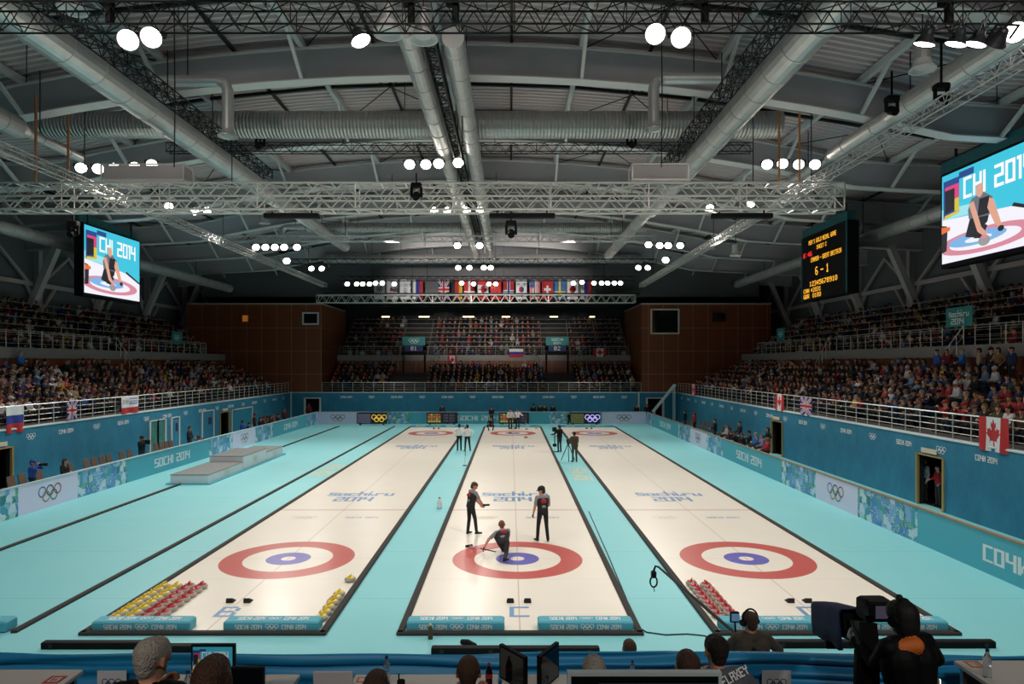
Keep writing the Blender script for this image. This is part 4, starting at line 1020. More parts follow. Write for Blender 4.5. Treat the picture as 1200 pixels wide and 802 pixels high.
# banners on the rails and in the stands
FT = {'can': lambda u, v: 1 if u < .25 or u > .75 or leaf((u-.5)*1.9, (v-.5)*1.1) else 0, 'uk': lambda u, v: uk(u, v, 1.3), 'rus': lambda u, v: 0 if v > .66 else 2 if v > .33 else 1,
      'rosh': lambda u, v: (2 if .06 < u < .94 and .5 < v < .88 and (int(u*40) % 3) and (int(v*20) % 3) and (u > .45) else 4 if .08 < u < .45 and .55 < v < .8 and int(u*40) % 3 == 0 else 1 if v < .36 else 0)}
def railflag(side, px, kind, w, h, lb, ztop=None):
    x, sg = (XR-.03, 1) if side == 'R' else (XL+.03, -1)
    Y = F*(XR if side == 'R' else -XL)/abs(px-CX); zt = ztop or WT+1.02
    cloth('draped_flag', lb, 'flag', (x, Y+(w/2)*sg, zt-h), (0, -sg, 0), (0, 0, 1), w, h, FT[kind], 40, 26, amp=.035, freq=1.6)
railflag('R', 1165, 'can', 1.35, 1.15, 'large draped maple leaf flag hanging over the right railing near its close end', WT+1.05)
railflag('R', 945, 'uk', 1.35, 1.0, 'union flag hanging on the right railing beside a maple leaf flag'); railflag('R', 914, 'can', 1.2, 1.0, 'maple leaf flag on the right railing above the second doorway')
railflag('R', 813, 'can', 1.3, 1.0, 'maple leaf flag on the right railing close to the far corner')
railflag('L', 17, 'rus', 1.05, 1.15, 'white blue and red flag on the left railing at the edge of the view'); railflag('L', 152, 'rosh', 1.75, .95, 'long white and red banner with blue lettering on the left railing')
railflag('L', 84, 'uk', .8, .9, 'small union flag on the left railing near the striped flag')
for px, py, Y, kind, w, h, lb in ((530, 422, 72.3, 'can', 1.0, .85, 'maple leaf flag under the far balcony near passage B1'), (703, 413.5, 72.3, 'can', 1.4, .9, 'maple leaf flag on the far balcony right of passage B2'), (605, 414, 72.3, 'rus', 1.5, .9, 'striped white blue red flag on the far balcony between the passages')):
    p = at(px, py, Y); cloth('draped_flag', lb, 'flag', p-V((w/2, 0, h/2)), (1, 0, 0), (0, 0, 1), w, h, FT[kind], 30, 20, amp=.02)
# passage signs B1 / B2 and hanging info banners
m('sign_teal', '#2a8c8c', .6); m('sign_navy', '#1c2f66', .6)
for px, s_ in ((485, 'B1'), (653, 'B2')):
    p = at(px, 406, 72.25); t = thing('passage_sign', 'teal and navy passage sign reading %s on the far stand' % s_, 'sign', p)
    MB().box(p+V((-1.2, 0, .1)), p+V((1.2, .08, 1.0))).build('sign_panel', 'sign_teal', t); MB().box(p+V((-.95, 0, -.55)), p+V((.95, .08, .1))).build('number_panel', 'sign_navy', t)
    lt = MB(); text(lt, s_, p+V((0, -.002, -.22)), (1, 0, 0), (0, 0, 1), .42, .62, font=FONT5, center=True, bold=.3)
    if s_ == 'B1': rings5(lt, p+V((0, -.002, .55)), (1, 0, 0), (0, 0, 1), .16, .04)
    else: text(lt, 'SOCHI', p+V((0, -.002, .7)), (1, 0, 0), (0, 0, 1), .26, 1.2, center=True); text(lt, '2014', p+V((0, -.002, .35)), (1, 0, 0), (0, 0, 1), .22, .8, center=True)
    lt.build('lettering', 'wtext', t)
    pb = MB(); pb.box(p+V((-1.25, .1, -3.4)), p+V((-1.05, .4, -.5))); pb.box(p+V((1.05, .1, -3.4)), p+V((1.25, .4, -.5))); pb.box(p+V((-1.05, .3, -3.4)), p+V((1.05, .4, -.55)))
    pb.build('passage_mount', 'hall', t)
for px, py, w, h, tx, lb in ((1127, 371.5, 2.0, .98, True, 'teal banner reading sochi.ru 2014 on the right upper tier'),):
    X = 22.5; Y = F*X/(px-CX); p = V((X-.15, Y, EYE-(py-CY)*Y/F)); t = thing('hanging_banner', lb, 'banner', p)
    o = MB(); o.box(p+V((0, -w/2, -h/2)), p+V((.03, w/2, h/2))); o.build('banner_cloth', 'sign_teal', t)
    lt = MB(); text(lt, 'sochi.ru', p+V((-.003, 0, .18)), (0, -1, 0), (0, 0, 1), .34, 1.5, center=True, bold=.5); text(lt, '2014', p+V((-.003, .1, -.22)), (0, -1, 0), (0, 0, 1), .3, .95, center=True, bold=.5); lt.build('lettering', 'wtext', t)
for X, px, py, lb in ((22.5, 917, 392, 'small teal banner at the far end of the right upper tier'), (-27.7, 205, 396, 'small teal banner at the far end of the left upper tier')):
    Y = F*X/(px-CX); sg = 1 if X > 0 else -1; p = V((X-.15*sg, Y, EYE-(py-CY)*Y/F)); t = thing('hanging_banner', lb, 'banner', p)
    o = MB(); o.box(p+V((-.015, -.8, -.5)), p+V((.015, .8, .5))); o.build('banner_cloth', 'sign_teal', t)
    lt = MB(); rings5(lt, p+V((-.017*sg, 0, 0)), (0, -sg, 0), (0, 0, 1), .14, .035); lt.build('lettering', 'wtext', t)
# ================================================================== SCREENS
def S(k, c, s=1.0): M[k] = screen_mat(k, c, s); return k
SCR = [S('scr_turq', '#3fc6e0'), S('scr_ice', '#f4f2fb'), S('scr_red', '#d98a9c'), S('scr_blue', '#7db4e6'), S('scr_dark', '#20232b'), S('scr_skin', '#e0a58c'), S('scr_white', '#ffffff'), S('scr_pink', '#d8477e'), S('scr_yel', '#d8c43c'), S('scr_grey', '#6c7078'), S('scr_navy', '#2b4a8c'), S('scr_stone', '#9a9a98'), S('scr_pale', '#9fe4ee'), S('scr_orange', '#e8713a')]
def picture(P0, ux, uy, w, h, off=.004, full=True):
    """the broadcast picture: a curler sliding out in front of a turquoise board"""
    ux, uy = V(ux).normalized(), V(uy).normalized(); n = ux.cross(uy); mb = MB(); P0 = V(P0); lv = [0]
    def pt(u, v): return P0+ux*w*u+uy*h*v+n*(off+lv[0]*.0015)
    def pg(pts, i): lv[0] += 1; mb.poly([pt(*p) for p in pts], i)
    def el(u, v, a, b, i): lv[0] += 1; mb.poly([pt(min(1, max(0, u+a*math.cos(k*.2618))), max(0, v+b*math.sin(k*.2618))) for k in range(24)], i)
    pg([(0, 0), (1, 0), (1, 1), (0, 1)], 0); pg([(0, 0), (1, 0), (1, .28), (.72, .42), (0, .5)], 1)
    pg([(.72, .42), (1, .28), (1, .31), (.74, .45)], 4); pg([(0, .5), (.55, .46), (.55, .56), (0, .62)], 12)
    el(.45, .17, .5, .13, 2); el(.45, .17, .36, .085, 1); el(.38, .2, .3, .07, 3); el(.4, .19, .14, .03, 1)
    lv[0] += 1; text(mb, 'CHI 2014', pt(.25, .66), ux, uy, h*.23, w*.66, i=6, bold=.45, off=.001)
    pg([(.02, .5), (.2, .53), (.2, .93), (.02, .93)], 10); pg([(.04, .56), (.15, .58), (.15, .82), (.04, .82)], 4); pg([(.15, .7), (.2, .7), (.2, .86), (.04, .86), (.04, .82), (.15, .82)], 7); pg([(.15, .56), (.2, .56), (.2, .7), (.15, .7)], 8); pg([(.02, .5), (.2, .53), (.2, .56), (.04, .54)], 8)
    pg([(.2, .9), (.36, .9), (.36, .97), (.2, .97)], 10)
    pg([(0, .12), (.06, .14), (.07, .36), (.06, .42), (0, .44)], 4); pg([(.0, .34), (.1, .36), (.1, .4), (0, .42)], 13)
    # the curler
    pg([(.27, .24), (.36, .21), (.5, .34), (.53, .48), (.33, .46)], 4); pg([(.36, .2), (.45, .18), (.5, .3), (.42, .36)], 4)
    pg([(.31, .42), (.52, .4), (.55, .58), (.46, .66), (.34, .63), (.3, .52)], 9); pg([(.4, .42), (.52, .42), (.52, .6), (.42, .6)], 4)
    pg([(.31, .58), (.36, .6), (.44, .3), (.5, .22), (.47, .19), (.4, .26)], 5); pg([(.52, .58), (.56, .55), (.64, .26), (.62, .24), (.57, .3), (.5, .48)], 5)
    el(.63, .23, .03, .03, 4); el(.425, .68, .034, .062, 5); pg([(.39, .7), (.46, .7), (.45, .76), (.4, .76)], 13 if False else 5)
    el(.47, .15, .06, .055, 11); el(.47, .19, .035, .02, 2)
    return mb
def video_screen(label, x, y0, y1, z0, z1, sg):
    """sg=+1: on the right side facing the ice; seen left edge is y1 (far) there"""
    ux = V((0, -sg, 0)); a = V((x, y1 if sg > 0 else y0, z0)); w, h = abs(y1-y0), z1-z0
    t = thing('video_screen', label, 'video screen', (x, (y0+y1)/2, z0))
    lo, hi = sorted((x+.002*sg, x+.5*sg))
    MB().bbox((lo, y0-.12, z0-.18), (hi, y1+.12, z1+.1), .02).build('screen_case', 'black', t)
    MB().bbox((lo, y0-.1, z1+.12), (hi-.2, y1+.1, z1+.62), .02).build('header_panel', 'quilt_dark', t)
    picture(a, ux, (0, 0, 1), w, h).build('screen_picture', SCR, t)
    q = MB()
    for yy in (y0+.6, y1-.6): q.bar((x+.2*sg, yy, z1+.05), (x+.2*sg, yy, zb(x)+.6), .08)
    q.build('hanger_rod', 'dark_metal', t)
M['quilt_dark'] = m('quilt_dark', '#1f5f66', .6, noise=.5, nscale=5)
video_screen('big video screen hanging over the left stand, showing a sliding curler', -24.0, 38.3, 44.0, 9.55, 13.4, -1)
video_screen('big video screen hanging over the right stand beyond the frame edge, showing a sliding curler', 18.8, 23.9, 29.6, 9.85, 13.65, 1)
# scoreboard
S('led_amber', '#ffb52e', 1.3); S('led_red', '#ff2a2a', 1.2)
def scoreboard():
    x, y0, y1, z0, z1 = 18.8, 38.1, 43.7, 9.6, 13.5; w = y1-y0
    t = thing('scoreboard', 'tall black electronic scoreboard with amber text, hanging over the right stand', 'scoreboard', (x, (y0+y1)/2, z0))
    MB().bbox((x+.01, y0-.1, z0-.1), (x+.7, y1+.1, z1+.08), .02).build('board_case', 'black', t)
    MB().bbox((x+.01, y0-.1, z1+.1), (x+.5, y1+.1, z1+.6), .02).build('header_panel', 'quilt_dark', t)
    q = MB()
    for yy in (y0-.1, y1+.1): q.box((x-.04, yy-.05, z0-.1), (x+.02, yy+.05, z1+.08))
    q.build('edge_strip', 'quilt_dark', t)
    lt = MB(); U, W_ = (0, -1, 0), (0, 0, 1)
    def ln(s, u, v, h, wid, i=0): text(lt, s, (x, y1-u*w, z0+v*(z1-z0)), U, W_, h, wid, FONT5, i, .35, .012, center=True)
    ln("MEN'S GOLD MEDAL GAME", .48, .9, .27, 3.6); ln('SHEET C', .47, .79, .25, 1.3); ln('8:46', .13, .72, .3, 1.25, 1); ln('CANADA - GREAT BRITAIN', .56, .615, .28, 3.9)
    ln('6 - 1', .48, .42, .5, 1.75); ln('12345678910', .5, .235, .3, 3.6); ln('CAN *2031', .24, .135, .27, 2.4); ln('GBR  0100', .24, .045, .27, 2.4)
    lt.build('led_text', ['led_amber', 'led_red'], t)
    q = MB()
    for yy in (y0+.6, y1-.6): q.bar((x+.3, yy, z1), (x+.3, yy, zb(x)+.6), .08)
    q.build('hanger_rod', 'dark_metal', t)
scoreboard()
# end-of-rink LED boards
m('led_frame', '#15171c', .5)
for k, (p0, p1, kind) in enumerate(((418, 453, 'rings'), (500, 536, 'score'), (585, 620, 'score'), (668, 703, 'rings2'))):
    Y = 61.3; x0, x1 = gx(p0, Y), gx(p1, Y); c = ((x0+x1)/2, Y, 0)
    t = thing('rink_scoreboard', 'low dark display with two panes at the far boards, %s from the left' % nth(k+1), 'display', c, 'displays at the far boards')
    MB().bbox((x0, Y, .12), (x1, Y+.2, 1.12), .02).build('display_case', 'led_frame', t)
    q = MB()
    for x in (x0+.3, x1-.3): q.box((x-.06, Y-.05, 0), (x+.06, Y+.3, .13))
    q.build('foot', 'black', t); lt = MB(); xm = (x0+x1)/2
    if kind == 'score':
        for r in range(4):
            for cc in range(5): lt.quad((x0+.1+cc*.24, Y-.004, .25+r*.2), (x0+.3+cc*.24, Y-.004, .25+r*.2), (x0+.3+cc*.24, Y-.004, .41+r*.2), (x0+.1+cc*.24, Y-.004, .41+r*.2), (0, 3, 1, 2)[(r+cc*(r % 2)) % 4])
        for r in range(3): text(lt, 'CAN 2031', (xm+.15, Y-.004, .3+r*.25), (1, 0, 0), (0, 0, 1), .16, 1.0, FONT5, 4, .3)
    else:
        for r in range(6): lt.quad((x0+.08, Y-.004, .2+r*.14), (xm-.1, Y-.004, .2+r*.14), (xm-.1, Y-.004, .28+r*.14), (x0+.08, Y-.004, .28+r*.14), 4 if kind == 'rings' else 3)
        rings5(lt, ((xm+x1)/2, Y-.004, .62), (1, 0, 0), (0, 0, 1), .2, .07, .004, (5,)*5 if kind == 'rings' else (6,)*5)
    lt.build('display_pane', [S('lb_y', '#b9b24a', .55), S('lb_o', '#c07a4a', .5), S('lb_r', '#a8434a', .5), S('lb_g', '#7d8a4a', .4), S('lb_v', '#6d6c86', .5), S('lb_gold', '#d8b23c', .9), S('lb_viol', '#b9b0ff', 1.0)], t)
# strip lights over the far stand
S('tube_glow', '#ffe9b0', 4.0)
for k, (px, w) in enumerate(((452, .9), (497, 1.2), (549, 1.3), (593, .9), (649, .9), (694, .6))):
    p = at(px, 371.5, 79.2); t = thing('strip_light', 'glowing strip light on the back wall of the far stand, %s from the left' % nth(k+1), 'lamp', p, 'strip lights of the far stand')
    MB().bbox(p+V((-w/2-.05, 0, -.06)), p+V((w/2+.05, .2, .1)), .02).build('lamp_case', 'flange', t); MB().tube([p+V((-w/2, -.05, 0)), p+V((w/2, -.05, 0))], .055, 8).build('tube', 'tube_glow', t)
    MB().bar(p+V((0, .1, .08)), p+V((0, .1, 1.0)), .04).build('hanger_strap', 'dark_metal', t)

# ================================================================== CURLING STONES
def stone_src(colkey):
    t = thing('curling_stone', 'x', 'curling stone')
    MB().lathe([(.0, .0), (.06, .002), (.1, .012), (.135, .035), (.145, .06), (.135, .088), (.1, .108), (.075, .114), (0, .114)], n=20).build('granite_body', 'granite', t, local=True, smooth=True)
    h = MB(); h.lathe([(.0, .131), (.07, .128), (.1, .119), (.108, .106)][::-1], n=18); h.tube([(0, -.055, .12), (0, -.055, .148), (0, -.03, .162), (0, .075, .158)], [.026, .022, .02, .016], 8)
    h.build('handle', colkey, t, local=True); return t
SY, SRD = stone_src('yellow'), stone_src('red')
def stone(x, y, c, label, rz=None, group='parked curling stones'):
    src = SY if c == 'y' else SRD
    o = src if src.name not in used else dup(src); used.add(o.name)
    o.location = (x, y, .021); o.rotation_euler = (0, 0, R.uniform(-.5, .5) if rz is None else rz)
    return tag(o, label, 'curling stone', group)
for r in range(8):
    for c in range(4):
        nm = 'yellow' if c < 2 else 'red'
        stone(-8.47+.305*c, 14.55+.3*r, nm[0], '%s-handled curling stone, %s column, %s row from the near foam block, sheet B' % (nm, nth(c+1), nth(r+1)))
for r in range(6):
    stone(-4.05, 14.6+.3*r, 'y', 'yellow-handled stone, %s from the near end in the single line on sheet B' % nth(r+1))
stone(-4.05, 17.2, 'y', 'yellow-handled stone of the loose pair at the right edge of sheet B'); stone(-4.07, 15.6, 'r', 'red-handled stone of the loose pair at the right edge of sheet B')
for r in range(8):
    stone(4.5, 14.75+.305*r, 'r', 'red-handled stone, %s from the near end in the left line of sheet D' % nth(r+1))
    if r < 7: stone(4.81, 14.9+.305*r, 'r', 'red-handled stone, %s from the near end in the right line of sheet D' % nth(r+1))
stone(1.15, 50.4, 'r', 'grey curling stone resting short of the far rings on sheet C', group='stones in play'); stone(.0, 53.8, 'y', 'curling stone lying inside the far rings of sheet C', group='stones in play'); stone(2.2, 57.9, 'y', 'yellow-handled stone by the far right corner of sheet C', group='stones in play')

# ================================================================== medal podium on the covered sheet
t = thing('medal_podium', 'long white three-level podium with grey top standing on the covered sheet', 'podium', (-14.7, 36, 0))
for nm, y0, y1, h in (('low_step', 31.2, 35.2, .42), ('high_step', 35.25, 38.6, .72), ('end_step', 38.65, 41.4, .5)):
    b = MB().bbox((-15.6, y0, .06), (-13.85, y1, h), .02).build(nm, 'whitecloth', t)
    MB().bbox((-15.62, y0-.01, h), (-13.83, y1+.01, h+.03), .01).build('step_top', 'platform', b)
    lt = MB(); rings5(lt, (-13.845, (y0+y1)/2, h*.55), (0, 1, 0), (0, 0, 1), .09, .025); lt.build('step_emblem', 'ice_gold', b)
MB().bbox((-15.75, 31.05, 0), (-13.7, 41.5, .06), .01).build('base_board', 'teal', t)

# ================================================================== FURNITURE
def chair_src():
    t = thing('padded_chair', 'x', 'chair')
    MB().bbox((-.22, -.22, .4), (.22, .22, .46), .03).build('seat', 'seatbrown', t, local=True)
    b = MB(); b.hexa([(-.22, -.23, .5), (.22, -.23, .5), (.22, -.19, .5), (-.22, -.19, .5), (-.21, -.31, .92), (.21, -.31, .92), (.21, -.27, .92), (-.21, -.27, .92)]); b.build('backrest', 'seatbrown', t, local=True)
    for x in (-.2, .2):
        MB().tube([(x, -.2, 0), (x, -.2, .42), (x, -.27, .8)], .013, 6).build('leg', 'steel', t, local=True); MB().tube([(x, .2, 0), (x, .2, .41)], .013, 6).build('leg', 'steel', t, local=True)
    return t
CH = chair_src()
def chair(x, y, yaw, label, group):
    o = CH if CH.name not in used else dup(CH); used.add(o.name); o.location = (x, y, 0); o.rotation_euler = (0, 0, math.radians(yaw)); return tag(o, label, 'chair', group)
def wy(px, X): return F*abs(X)/abs(px-CX)
lc = [20, 33, 52, 88, 107, 116, 125, 133, 148, 157, 188, 194, 200, 205]
for k, px in enumerate(lc): chair(-20.2, wy(px, -20.2), -90, 'brown padded chair along the left walkway, %s from the near end' % nth(k+1), 'chairs along the left walkway')
rc = [806, 811, 818, 822, 826, 830, 834, 843, 848]
for k, px in enumerate(rc): chair(15.4, wy(px, 15.4), 90, 'brown padded chair along the right walkway, %s from the far end' % nth(k+1), 'chairs along the right walkway')

# ================================================================== PEOPLE: shared figures
ANY = dict(top='jacket', yoke='jacket', sleeve='jacket', hair='hair_any', pants='pants_any', skin='skin_any', hand='skin_any', hat='jacket')
def sit(**k):
    a = dict(pel=(0, -.02, .5), u=(0, .02, 1), hands=((-.12, .3, .62), (.12, .3, .62)), feet=((-.13, .28, .07), (.13, .28, .07)), kp=((0, .3, 1), (0, .3, 1)), bulk=1.12); a.update(k); return human(**a)[0]
VOX = .014
SITS = [sit(), sit(hair='long', hands=((-.05, .26, .66), (.07, .27, .68))), sit(u=(0, .35, 1), hands=((-.08, .42, .62), (.08, .42, .64)), hf=(.2, 1, -.1)), sit(hair='hat', hands=((.1, .2, .82), (-.1, .2, .86)), ep=((-.6, .2, -.6), (.6, .2, -.6))),
        sit(u=(.06, -.06, 1), hf=(.5, 1, 0), bulk=1.2), sit(hair='long', hf=(-.5, 1, .05), hands=((-.2, .3, .6), (.1, .25, .9))), sit(hair='cap', hands=((-.08, .3, 1.0), (.08, .3, 1.0))), sit(hair='hat', u=(0, .15, 1), hf=(-.15, 1, -.05))]
SITM = [body_mesh('seated_figure', p, VOX, {**STD, **ANY}) for p in SITS]
STANDS = [human(bulk=1.1)[0], human(bulk=1.1, hands=((-.1, .28, 1.0), (.1, .28, 1.02)))[0], human(bulk=1.15, hair='hat', hf=(.4, 1, -.1))[0], human(bulk=1.1, hair='long', hands=((-.22, .1, .95), (.1, .3, 1.1)))[0],
          human(bulk=1.1, hands=((-.1, .24, 1.5), (.1, .24, 1.5)), ep=((-.6, .1, -.7), (.6, .1, -.7)), hair='cap')[0],
          human(bulk=1.15, pel=(0, 0, .42), u=(0, .25, 1), feet=((-.14, .3, .07), (.14, -.25, .09)), kp=((-.2, 1, .6), (.2, 1, -.2)), hands=((-.1, .36, .95), (.1, .36, .95)), ep=((-.6, .1, -.7), (.6, .1, -.7)))[0]]
STM = [body_mesh('standing_figure', p, VOX, {**STD, **ANY}) for p in STANDS]
def fig(me, loc, yaw, col, label, group=None, name='person', cat='person', sc=1.0):
    o = bpy.data.objects.new(name, me); COL.objects.link(o); o.location = loc; o.rotation_euler = (0, 0, math.radians(yaw)); o.scale = (sc,)*3
    o.color = (*rgb(col), 1); return tag(o, label, cat, group)
CLOTH = [('black', '#121316', 34), ('dark blue', '#1b2745', 14), ('dark red', '#5a1c22', 11), ('red', '#93262c', 7), ('grey', '#4d4f55', 10), ('white', '#c4c4c8', 9), ('blue', '#28497f', 5), ('brown', '#46362c', 10), ('green', '#33452f', 3), ('yellow', '#b08c2c', 2), ('purple', '#43305a', 2), ('beige', '#8a7a66', 4), ('pink', '#8f5a64', 1), ('light blue', '#5f82a3', 2)]
CW = [c[2] for c in CLOTH]
def jacket(): return R.choices(CLOTH, CW)[0]

# --- spectators: nearest 300 as themselves, the rest as one crowd
seats = []
VX = XR+6.05; VISIT = [(px, F*VX/(px-CX)) for px in (1098, 1110, 1128, 1148, 1162, 1170, 1186)]
def seat_rows(low, high, conv, a0, a1, yaw, stand, gaps, near_low):
    for tier, rr in (('lower', low), ('upper', high)):
        for i, (d, z) in enumerate(rr):
            a = a0
            while a < a1:
                if not any(g0 < a < g1 for g0, g1, tt in gaps if tt in (tier, 'both')) and not (i == 5 and tier == 'lower' and (33.0 < a < 35.9 or 47.0 < a < 49.9 or stand == 'right' and any(abs(a-y) < .62 for _, y in VISIT) or stand == 'left' and abs(a-(XL-6.05)*F/(24-CX)) < .7)) and R.random() < (.95 if tier == 'lower' else .86):
                    seats.append((conv(d+.6, a+R.uniform(-.06, .06), z), yaw+R.uniform(-14, 14), stand, tier, i))
                a += .6
AG = [(33.3, 35.2, 'upper'), (47.3, 49.2, 'upper'), (28.5, 29.7, 'lower'), (40, 41.2, 'lower'), (52, 53.2, 'lower')]
seat_rows(LOW, HIGH, lambda d, a, z: V((XR+d, a, z)), 13.0, 65.3, 90, 'right', AG, None)
seat_rows(LOW, HIGH, lambda d, a, z: V((XL-d, a, z)), 17.0, 65.3, -90, 'left', AG, None)
GF = [(-11.9, -8.6, 'both'), (3.4, 6.6, 'both')]
seat_rows(LOWF, HIGHF, lambda d, a, z: V((a, FAR+d, z)), -17.8, 12.2, 180, 'far', GF, None)
vis, out = [], []
for s in seats:
    p = s[0]; px = CX+F*p.x/p.y; py = CY-F*(p.z+1.0-EYE)/p.y
    if 0 < px < 1200 and 0 < py < 802: vis.append((p.y, px, s))
    else: out.append((p.y, px, s))
vis.sort(key=lambda q: q[0])
near, rest = vis[:300], vis[300:]+out
# order within each row, from the frame edge inwards
rowcount = {}
for Y, px, (p, yaw, st, tier, i) in near:
    k = (st, tier, i); rowcount[k] = rowcount.get(k, 0)+1
    cn, ch, _ = jacket(); v = R.randrange(len(SITM))
    g = 'beanie' if v in (3, 7) else 'cap' if v == 6 else None
    lb = 'spectator in %s %s, %s row, %s %s stand, %s from view edge' % (cn, 'jacket and '+g if g else 'jacket', nth(i+1), st, tier, nth(rowcount[k]))
    fig(SITM[v], p+V((0, 0, .0)), yaw, ch, lb, 'spectators of the %s stand' % st, 'spectator', 'spectator', R.uniform(.94, 1.03))
LOWM = [body_mesh('crowd_figure', p, .035, {**STD, **ANY}, 2, .3) for p in SITS]
def raw(me):
    nv, nf = len(me.vertices), len(me.polygons); co = np.zeros(nv*3); me.vertices.foreach_get('co', co)
    return co.reshape(-1, 3), [tuple(f.vertices) for f in me.polygons], [me.materials[f.material_index].name for f in me.polygons]
RAW = [raw(q) for q in LOWM]
HAIR = ['#1d1410', '#4a2f1f', '#2b1d14', '#7a5a3a', '#14100e', '#8d857b']; PANT = ['#15171c', '#1d2638', '#2b2b2e', '#22304a', '#3a3430']
vs, fs, cs, off = [], [], [], 0
for Y, px, (p, yaw, st, tier, i) in rest:
    co, ff, mt = RAW[R.randrange(len(RAW))]; a = math.radians(yaw); c_, s_ = math.cos(a), math.sin(a); sc = R.uniform(.94, 1.03)
    rot = np.array([[c_, s_, 0], [-s_, c_, 0], [0, 0, 1]]); vs.append(co.dot(rot)*sc+np.array(p)); fs += [tuple(k+off for k in f) for f in ff]; off += len(co)
    j, h, pa = rgb(jacket()[1]), rgb(R.choice(HAIR)), rgb(R.choice(PANT)); sk = rgb('#c78f70')
    col = {'jacket_cloth': j, 'hair_mixed': h, 'trousers_mixed': pa, 'skin_mixed': sk}
    cs += [col.get(n, (.01, .01, .01) if n != 'lip' else sk) for n in mt]
for q in LOWM: bpy.data.meshes.remove(q)
me = bpy.data.meshes.new('crowd'); me.from_pydata(np.concatenate(vs).tolist(), [], fs); me.materials.append(M['crowd'])
at_ = me.attributes.new('tint', 'FLOAT_COLOR', 'FACE'); at_.data.foreach_set('color', np.array([(*c, 1) for c in cs], dtype=np.float32).ravel())
me.polygons.foreach_set('use_smooth', [True]*len(fs)); me.update()
crowd = bpy.data.objects.new('spectator_crowd', me); COL.objects.link(crowd); crowd['kind'] = 'stuff'
tag(crowd, 'the rest of the seated spectators filling the three stands', 'crowd')
# rows of tip-up seats (part of the terraces)
sv = {}
for p, yaw, st, tier, i in seats:
    mb = sv.setdefault((st), MB()); a = math.radians(round(yaw/90)*90); f = V((-math.sin(a), math.cos(a), 0)); s = V((f.y, -f.x, 0)); c = p-f*.02
    mb.hexa([c+s*x+f*y+V((0, 0, z)) for z in (.36, .4) for x, y in ((-.22, -.2), (.22, -.2), (.22, .2), (-.22, .2))]); mb.hexa([c+s*x+f*y+V((0, 0, z)) for z in (.4, .78) for x, y in ((-.22, -.26), (.22, -.26), (.22, -.23), (-.22, -.23))])
    mb.hexa([c+s*x+f*y+V((0, 0, z)) for z in (0, .36) for x, y in ((-.03, -.2), (.03, -.2), (.03, -.12), (-.03, -.12))])
for st, par in (('right', tr_), ('left', tl_), ('far', tf_)): sv[st].build('seat_rows', 'seatblue', par)
# standing people at the concourse of the right stand
for k, (px, c, cn, v) in enumerate(((1098, '#2b5aa8', 'blue', 0), (1110, '#7a1f26', 'dark red', 3), (1128, '#2f6fc0', 'bright blue', 1), (1148, '#a8957c', 'beige', 0), (1162, '#17181c', 'black', 2), (1170, '#8a6a4a', 'tan', 3), (1186, '#20305c', 'navy', 0))):
    X = VX; Y = F*X/(px-CX); fig(STM[v], (X, Y, 4.57), 90+R.uniform(-40, 40), c, 'visitor in %s jacket standing behind the right lower stand, %s from left' % (cn, nth(k+1)), 'standing visitors at the back of the right lower stand')
p = V((XL-6.05, wy(24, XL-6.05), 4.57)); fig(STM[3], p, -90, '#2f6fc0', 'standing steward in bright blue jacket at the back of the left lower stand')

# --- people on the walkways
def walker(px, X, v, col, yaw, label, sc=1.0, z=0.0, Y=None):
    Y = Y or wy(px, X); return fig((STM if v >= 0 else SITM)[v if v >= 0 else -v-1], (X, Y, z+.006), yaw, col, label, None, sc=sc)
m('cam_black', '#0d0d10', .6, spec=.25)
def photo_cam(o, fwd=.27, z=1.47, label=None):
    a = o.rotation_euler.z; f = V((-math.sin(a), math.cos(a), 0)); p = V(o.location)+f*fwd+V((0, 0, z)); t = thing('photo_camera', label, 'camera', p, None, a)
    MB().bbox((-.08, -.03, -.05), (.08, .05, .06), .015).build('camera_body', 'cam_black', t, local=True)
    q = MB(); q.tube([(0, .05, 0), (0, .1, 0), (0, .11, 0), (0, .26, 0)], [.04, .04, .055, .06], 12); q.build('lens_barrel', 'cam_black', t, local=True)
o = walker(3, -19.4, 4, '#2a4fa0', -80, 'photographer in blue jacket standing in the doorway at the left edge', .95, Y=27.6); photo_cam(o, .3, 1.42, 'black camera held by the photographer at the left edge')
walker(76, -19.9, -2, '#1b1c20', -95, 'dark-haired person seated on the left walkway near the lilac ring board')
o = walker(166, -19.4, 4, '#17181c', -110, 'photographer in black standing at the left boards before the patterned door'); photo_cam(o, .3, 1.47, 'black camera held by the photographer before the patterned door')
walker(222, -19.6, 1, '#22283a', -90, 'person in dark blue jacket standing behind the left cameraman'); o = walker(230, -19.0, 5, '#101114', -90, 'cameraman in black crouching at the left boards under the blue door'); photo_cam(o, .42, .95, 'black camera held by the crouching man at the left boards')
walker(284, -20.0, -1, '#2b5ac0', -90, 'person in bright blue seated at the left walkway before the recessed panel'); walker(289, -19.2, -3, '#1f2024', -80, 'person in black leaning forward beside the person in bright blue'); walker(298, -19.6, 2, '#6a2a2a', -60, 'person in dark red standing on the left walkway')
for k, (px, c, cn) in enumerate(((305, '#17181c', 'black'), (309, '#6a2a2a', 'dark red'), (313, '#3a3430', 'brown'), (317, '#17181c', 'black'), (321, '#8a3a30', 'rust'), (325, '#1d2638', 'navy'))):
    walker(px, -19.8, -1-(k*3) % 8, c, -90, 'team member in %s seated on the left walkway, %s of the far row' % (cn, nth(k+1)))
walker(333, -19.4, 0, '#5a2024', -120, 'person in maroon standing near the far left corner')
for px, c, cn, v in ((803, '#17181c', 'black', 0), (814, '#c0392b', 'orange-red', 2)): walker(px, 14.4, v, c, 60, 'person in %s top standing on the right walkway near the far corner' % cn)
walker(838, 14.2, 1, '#14151a', 80, 'person in black with white badge standing alone at the right boards')
